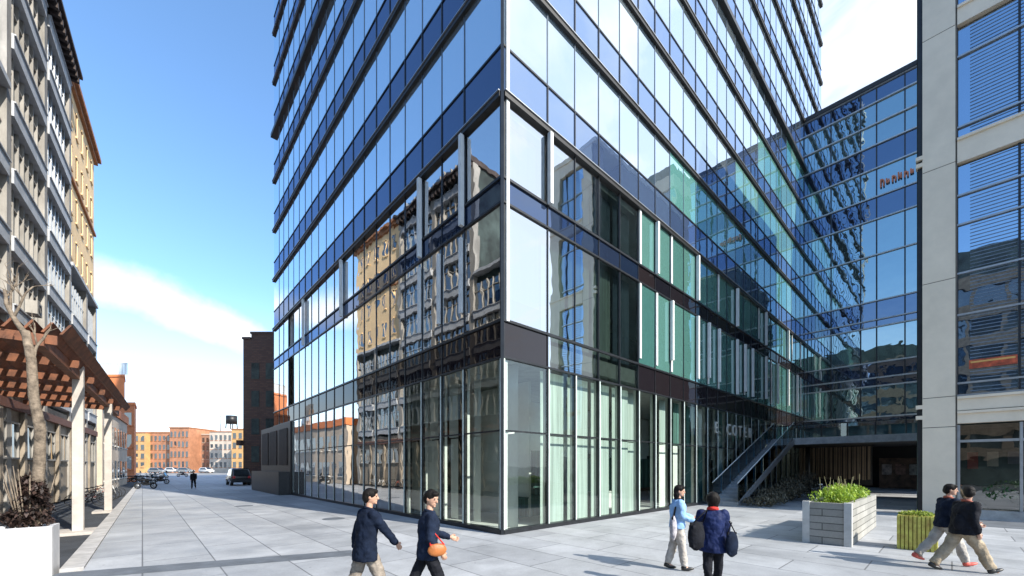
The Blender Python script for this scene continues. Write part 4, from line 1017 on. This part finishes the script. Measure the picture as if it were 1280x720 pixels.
# ------------------------------------------------------------------ people
fold = bpy.data.textures.new('cloth_folds', 'CLOUDS'); fold.noise_scale = .11; fold.noise_depth = 2
m_skin = M('skin', (.50, .29, .20), .5, var=.06, scale=8, bump=0)
m_eye = M('eye', (.03, .02, .015), .2, bump=0)
m_hairm = M('black_hair', (.012, .010, .009), .5, var=.3, scale=30, spec=.12, bump=.5, bscale=120, stretch=(1, 1, .2))
def fuse(o, voxel, smooth=4, folds=0):
    r_ = o.modifiers.new('fuse', 'REMESH'); r_.mode = 'VOXEL'; r_.voxel_size = voxel; r_.use_smooth_shade = True
    s_ = o.modifiers.new('smooth', 'SMOOTH'); s_.iterations = smooth; s_.factor = .5
    if folds:
        d_ = o.modifiers.new('folds', 'DISPLACE'); d_.texture = fold; d_.strength = folds; d_.mid_level = .5
def loft(mb, rings, n=20):
    """rings: (centre, depth radius, width radius)"""
    vs = []; fs = []
    for c, rx, ry in rings:
        for k in range(n):
            t = 2 * math.pi * k / n; vs.append(Vector(c) + Vector((rx * math.cos(t), ry * math.sin(t), 0)))
    m = len(rings)
    for i in range(m - 1):
        for k in range(n): fs.append((i * n + k, i * n + (k + 1) % n, (i + 1) * n + (k + 1) % n, (i + 1) * n + k))
    fs.append(tuple(range(n - 1, -1, -1))); fs.append(tuple((m - 1) * n + k for k in range(n)))
    mb.add(vs, fs, 0, .5, True)
def seg(mb, p, q, r1, r2, n=12):
    mb.ell(p, (r1,) * 3, 12); mb.ell(q, (r2,) * 3, 12)
    p, q = Vector(p), Vector(q); mb.tube([p, p.lerp(q, .5), q], [r1, (r1 + r2) / 2 * 1.02, r2], n)
def person(label, loc, rz, H, legs, arms, lean, head, fit):
    root = empty('person', loc, rz, label, 'person')
    s = H / 1.75; sn = lambda d: math.sin(R(d)); cs = lambda d: math.cos(R(d))
    V = lambda *a: Vector(a) * s
    hip = max(.43 * cs(a) + .42 * cs(a - k) for a, k in legs) + .085
    dirL = Vector((sn(lean), 0, cs(lean))); pel = Vector((0, 0, hip + .03)); sh = pel + dirL * .47
    tw = fit.get('twist', 0)
    wd = fit.get('width', 1.0)
    J = []
    for (a, k), sy in zip(legs, (-1, 1)):
        h = Vector((0, sy * .09, hip)); kn = h + Vector((sn(a) * .43, sy * .005, -cs(a) * .43)); an = kn + Vector((sn(a - k) * .42, 0, -cs(a - k) * .42)); J.append((h, kn, an, a - k))
    A = []
    for (p, q, e), sy in zip(arms, (-1, 1)):
        S_ = sh + Vector((sn(tw) * .18 * -sy, sy * .18 * wd, -.01)); u = Vector((sn(p) * cs(q), sy * sn(q), -cs(p) * cs(q))); el = S_ + u * .285
        f = Vector((sn(p + e), sy * sn(q) * .3 - sy * .12 * (1 if e > 30 else 0), -cs(p + e))).normalized(); wr = el + f * .25; A.append((S_, el, wr, f))
    hc = sh + dirL * .10 + Vector((.025, 0, .13)); HM = Matrix.Rotation(R(head[0]), 3, 'Z') @ Matrix.Rotation(R(head[1]), 3, 'Y')
    hp = lambda x, y, z: (hc + HM @ Vector((x, y, z))) * s
    sc = lambda t: tuple(v * s for v in t)
    # body: one continuous surface
    mb = MB()
    loft(mb, [(V(*(pel + dirL * t)), a * s, b_ * s * wd) for t, a, b_ in ((-.12, .07, .11), (-.02, .11, .155), (.12, .095, .135), (.28, .105, .145), (.42, .10, .165), (.49, .06, .12), (.53, .045, .05))])
    seg(mb, (sh + dirL * .0) * s, hp(-.01, 0, -.06), .052 * s, .048 * s)
    mb.ell(hp(0, 0, .005), sc((.094, .075, .115)), 20, rot=HM); mb.ell(hp(.03, 0, -.055), sc((.058, .052, .055)), 16, rot=HM); mb.ell(hp(.078, 0, -.088), sc((.018, .022, .018)), 10, rot=HM)
    mb.tube([hp(.085, 0, .025), hp(.104, 0, -.005), hp(.112, 0, -.022), hp(.09, 0, -.032)], [.008 * s, .011 * s, .014 * s, .008 * s], 8)
    mb.ell(hp(.083, 0, .038), sc((.012, .045, .012)), 10, rot=HM); mb.ell(hp(.088, 0, -.055), sc((.010, .024, .009)), 10, rot=HM)
    for sy in (-1, 1): mb.ell(hp(-.005, sy * .077, -.005), sc((.018, .009, .03)), 10, rot=HM)
    for S_, el, wr, f in A: seg(mb, S_ * s, el * s, .048 * s, .038 * s); seg(mb, el * s, wr * s, .038 * s, .026 * s)
    for h, kn, an, sa in J: seg(mb, h * s, kn * s, .078 * s, .053 * s); seg(mb, kn * s, an * s, .053 * s, .036 * s); seg(mb, an * s, (an + Vector((.10, 0, -.045))) * s, .034 * s, .025 * s)
    for (S_, el, wr, f), sy in zip(A, (-1, 1)):
        side = Vector((0, 1, 0)); fw = f; nrm = fw.cross(side).normalized(); side = nrm.cross(fw).normalized()
        # palm faces inward: fingers spread along the fore-aft axis
        ac_ = (Vector((1, 0, 0)) - fw * fw.x); ac_ = ac_.normalized() if ac_.length > .2 else Vector((0, 0, 1)); inn = Vector((0, -sy, 0))
        pc = wr + fw * .045; mb.ell(pc * s, sc((.03, .03, .03)), 10); seg(mb, (wr + fw * .01) * s, (wr + fw * .075) * s, .024 * s, .024 * s)
        for j, L in enumerate((.070, .080, .074, .058)):
            b0 = wr + fw * .072 + ac_ * (.030 - .020 * j); b1 = b0 + fw * L * .5 + inn * .008; b2 = b1 + fw * L * .38 + inn * .028
            mb.tube([b0 * s - fw * .02 * s, b0 * s, b1 * s, b2 * s], [.0095 * s, .0095 * s, .009 * s, .0075 * s], 8)
        b0 = wr + fw * .02 + ac_ * .02; b1 = b0 + ac_ * .035 + fw * .025 + inn * .012; b2 = b1 + fw * .035 + inn * .012
        mb.tube([b0 * s, b1 * s, b2 * s], [.013 * s, .011 * s, .009 * s], 8)
    bo = mb.build('body', m_skin, root); fuse(bo, .0075, 2)
    for sy in (-1, 1):
        mb = MB(); mb.ell(hp(.082, sy * .032, .012), sc((.010, .013, .009)), 10, rot=HM); mb.build('eye', m_eye, root)
    # hair or hat
    mb = MB(); mb.ell(hp(-.016, 0, .035), sc((.100, .087, .100)), 20, rot=HM); mb.ell(hp(-.045, 0, -.01), sc((.075, .083, .09)), 16, rot=HM); mb.ell(hp(.055, 0, .085), sc((.045, .062, .035)), 12, rot=HM)
    if fit.get('hair') == 'long':
        mb.ell(hp(-.05, 0, -.07), sc((.065, .088, .11)), 14, rot=HM); mb.ell(hp(-.03, .055, -.09), sc((.045, .03, .09)), 12, rot=HM); mb.ell(hp(-.03, -.055, -.09), sc((.045, .03, .09)), 12, rot=HM)
    if fit.get('bob'): mb.ell(hp(-.03, 0, -.0), sc((.115, .115, .135)), 18, rot=HM)
    o = mb.build('hair', m_hairm, root); fuse(o, .009 * s, 3, .012)
    # jacket
    hem = fit.get('hem', -.12); fl = fit.get('flare', 1.0); bulk = fit.get('bulk', 1.0)
    mb = MB()
    prof = ((hem, .125 * fl, .185 * fl), (hem + .06, .13 * fl, .185 * fl), (.0, .128, .178), (.12, .12, .162), (.26, .128, .17), (.38, .128, .188), (.45, .105, .178), (.49, .08, .12), (.525, .066, .07))
    loft(mb, [(V(*(pel + dirL * t)), a * s * bulk, b_ * s * wd * bulk) for t, a, b_ in prof], 24)
    for S_, el, wr, f in A:
        seg(mb, (S_ - Vector((0, 0, .005))) * s, el * s, .068 * s * bulk, .055 * s * bulk); seg(mb, el * s, (wr - f * .02) * s, .055 * s * bulk, .043 * s * bulk)
    o = mb.build('jacket', fit['top'], root); fuse(o, .012, 3, .040)
    mb = MB(); mb.torus((sh + dirL * .06) * s, dirL + Vector((.25, 0, 0)), .060 * s, fit.get('collar_r', .020) * s, 20, 8); o = mb.build('collar', fit.get('collar', fit['top']), root)
    # trousers
    mb = MB(); lw = fit.get('leg', 1.0)
    loft(mb, [(V(*(pel + Vector((0, 0, t)))), a * s, b_ * s * wd) for t, a, b_ in ((-.13, .09, .13), (-.04, .118, .168), (.06, .11, .155), (.12, .10, .14))])
    for h, kn, an, sa in J:
        seg(mb, (h + Vector((0, 0, -.01))) * s, kn * s, .096 * s * lw, .074 * s * lw); e = kn.lerp(an, .95); mb.tube([kn * s, kn.lerp(an, .5) * s, e * s], [.074 * s * lw, .07 * s * lw, .064 * s * lw], 14)
    o = mb.build('trousers', fit['legs'], root); fuse(o, .012, 3, .045)
    for h, kn, an, sa in J:
        tilt = max(-50, min(25, sa * .8)); Q = Matrix.Rotation(R(-tilt if sa > 0 else -tilt * .6), 3, 'Y')
        q = lambda x, z: (an + Q @ Vector((x, 0, z))) * s
        mb = MB(); mb.ell(q(.06, -.045), sc((.135, .046, .036)), 16, rot=Q); mb.ell(q(-.01, -.015), sc((.062, .045, .055)), 14, rot=Q); o = mb.build('shoe', fit['shoe'], root); fuse(o, .009, 2)
    return root, J, A, s
m_navy = M('navy_wool', (.011, .018, .038), .85, var=.3, scale=6, spec=.12, bump=.3, bscale=200)
m_navy2 = M('navy_sweater', (.016, .025, .05), .85, var=.3, scale=6, spec=.12, bump=.4, bscale=200)
m_navy3 = M('dark_blue_parka', (.014, .024, .085), .6, var=.3, scale=5, spec=.12, bump=.2)
m_lblue = M('light_blue_jacket', (.28, .47, .74), .8, var=.15, scale=5, spec=.12, bump=.2)
m_khaki = M('khaki_cotton', (.42, .34, .24), .85, var=.25, scale=5, spec=.12, bump=.3)
m_stone = M('stone_cotton', (.52, .48, .43), .85, var=.2, scale=5, spec=.12, bump=.3)
m_greige = M('greige_cotton', (.33, .285, .24), .85, var=.35, scale=5, spec=.12, bump=.3)
m_blackc = M('black_cloth', (.014, .015, .02), .8, var=.3, scale=6, spec=.12, bump=.3)
m_shoe = M('black_shoe', (.012, .011, .01), .4, bump=0); m_shoew = M('white_shoe', (.6, .58, .56), .5, bump=0); m_shoer = M('red_shoe', (.6, .10, .07), .5, bump=0)
m_red = M('red_scarf', (.62, .03, .02), .8, var=.2, scale=10, bump=.4); m_tanl = M('tan_leather', (.40, .13, .03), .5, var=.2, scale=6, bump=.2)
m_rust2 = M('rust_collar', (.30, .08, .05), .8)
person('man in a navy blazer and pale khaki trousers walking right past the tower corner', (-2.16, 5.95, 0), R(40), 1.78, [(22, 8), (-16, 22)], [(34, 8, 4), (-18, 6, 12)], 5, (-28, 4), dict(top=m_navy, legs=m_greige, shoe=m_shoe, hem=-.20, flare=1.12, leg=1.15, width=1.1, bulk=1.16))
person('man in a dark sweater and black trousers with a small tan bag on his hip', (-1.20, 5.72, 0), R(22), 1.78, [(22, 4), (-24, 8)], [(-6, 8, 42), (18, 4, 55)], 3, (-50, 14), dict(top=m_navy2, legs=m_blackc, shoe=m_shoe, hem=-.13, flare=1.0, leg=1.0, bulk=1.14))
person('woman in a light blue jacket and pale trousers reaching out to her companion', (3.36, 8.2, 0), R(-8), 1.69, [(10, 4), (-8, 8)], [(8, 6, 62), (22, 4, 50)], 2, (-15, 8), dict(top=m_lblue, legs=m_stone, shoe=m_shoe, hem=-.08, flare=1.0, hair='long', leg=1.15, bulk=1.22, width=1.0, collar=m_blackc, collar_r=.03))
person('person seen from behind in a dark blue parka with a bright red scarf', (3.30, 6.62, 0), R(72), 1.66, [(14, 4), (-14, 16)], [(4, 8, 10), (6, 10, 16)], 3, (10, 0), dict(top=m_navy3, legs=m_blackc, shoe=m_shoe, hem=-.20, flare=1.15, bulk=1.14, bob=1, hair='long', collar=m_red, collar_r=.038))
person('person in a black jacket and khaki trousers striding right at the right edge', (9.0, 8.05, 0), R(-12), 1.76, [(30, 6), (-25, 12)], [(-10, 8, 25), (14, 6, 50)], 8, (55, 8), dict(top=m_blackc, legs=m_khaki, shoe=m_shoe, hem=-.12, bulk=1.3, leg=1.25, collar=m_rust2, collar_r=.03))
person('person in a navy jacket with coral red shoes walking just behind the khaki trousers', (9.25, 8.6, 0), R(-14), 1.74, [(22, 4), (-26, 16)], [(-12, 8, 30), (16, 6, 45)], 6, (-25, 6), dict(top=m_navy, legs=m_stone, shoe=m_shoer, hem=-.10, bulk=1.25, leg=1.15, collar=m_rust2, collar_r=.03))
p = ground(242, 611); person('distant pedestrian in dark clothes alone in the middle of the street', (p.x, p.y, 0), R(-60), 1.75, [(20, 4), (-18, 14)], [(-14, 8, 12), (20, 8, 14)], 3, (0, 0), dict(top=m_blackc, legs=m_blackc, shoe=m_shoe, hem=-.15))
# blue shoulder panel worn by the striding person is part of the jacket's look; bags are things of their own
def bag(name, label, cat, c, dims, rz, mat, strap_to=None, strap_mat=None, lean=0):
    root = empty(name, c, rz, label, cat)
    w_, d_, h_ = dims; mb = MB()
    mb.ell((0, 0, 0), (w_ / 2, d_ / 2, h_ / 2), 18); mb.box(-w_ * .34, w_ * .34, -d_ * .3, d_ * .3, -h_ * .38, h_ * .36)
    o = mb.build('pouch', mat, root); fuse(o, .01, 4, .012)
    mb = MB(); mb.box(-w_ * .36, w_ * .36, -d_ * .1, d_ * .1, h_ * .34, h_ * .46); mb.build('flap', strap_mat or mat, root)
    if strap_to:
        mb = MB(); Rm = Matrix.Rotation(-rz, 3, 'Z')
        pts = [Rm @ (Vector(p_) - Vector(c)) for p_ in strap_to]
        mb.tube([Vector((-w_ * .36, 0, h_ * .36))] + pts + [Vector((w_ * .36, 0, h_ * .36))], .010, 6); mb.build('strap', strap_mat or mat, root)
    return root
bag('shoulder_bag', 'small tan orange leather bag on the hip of the man in dark sweater', 'bag', (-1.02, 5.50, .96), (.27, .09, .18), R(22), m_tanl, [(-1.12, 5.50, 1.20), (-1.16, 5.58, 1.42), (-1.10, 5.55, 1.22)], m_red)
bag('tote_bag', 'grey patterned cloth bag hanging at the back of the light blue jacket', 'bag', (3.20, 8.0, .88), (.24, .14, .50), R(60), M('patterned_cloth', (.50, .48, .50), .9, var=.45, scale=14, c2=(.16, .15, .17)), [(3.24, 8.02, 1.28), (3.26, 8.02, 1.30)], m_blackc)
bag('paper_bag', 'small orange bag hanging between the woman in light blue and her companion', 'bag', (3.60, 8.02, .80), (.15, .09, .26), R(-5), M('orange_paper', (.70, .32, .16), .8, var=.1), [(3.60, 8.0, 1.02), (3.63, 8.0, 1.02)], m_tanl)
bag('backpack', 'black rounded bag slung at the left side of the blue parka', 'bag', (2.97, 6.50, .98), (.30, .18, .48), R(15), m_blackc, [(3.10, 6.50, 1.36), (3.16, 6.52, 1.40)], m_blackc)
bag('handbag', 'dark blue bag hanging low at the right side of the blue parka', 'bag', (3.50, 6.42, .86), (.22, .12, .42), R(10), m_navy, [(3.52, 6.46, 1.20), (3.50, 6.50, 1.22)], m_blackc)
bag('black_bag', 'black bag held between the two people walking at the right edge', 'bag', (8.92, 7.98, .98), (.32, .18, .36), R(-10), m_blackc, [(8.96, 8.0, 1.3), (9.0, 8.0, 1.32)], m_blackc)
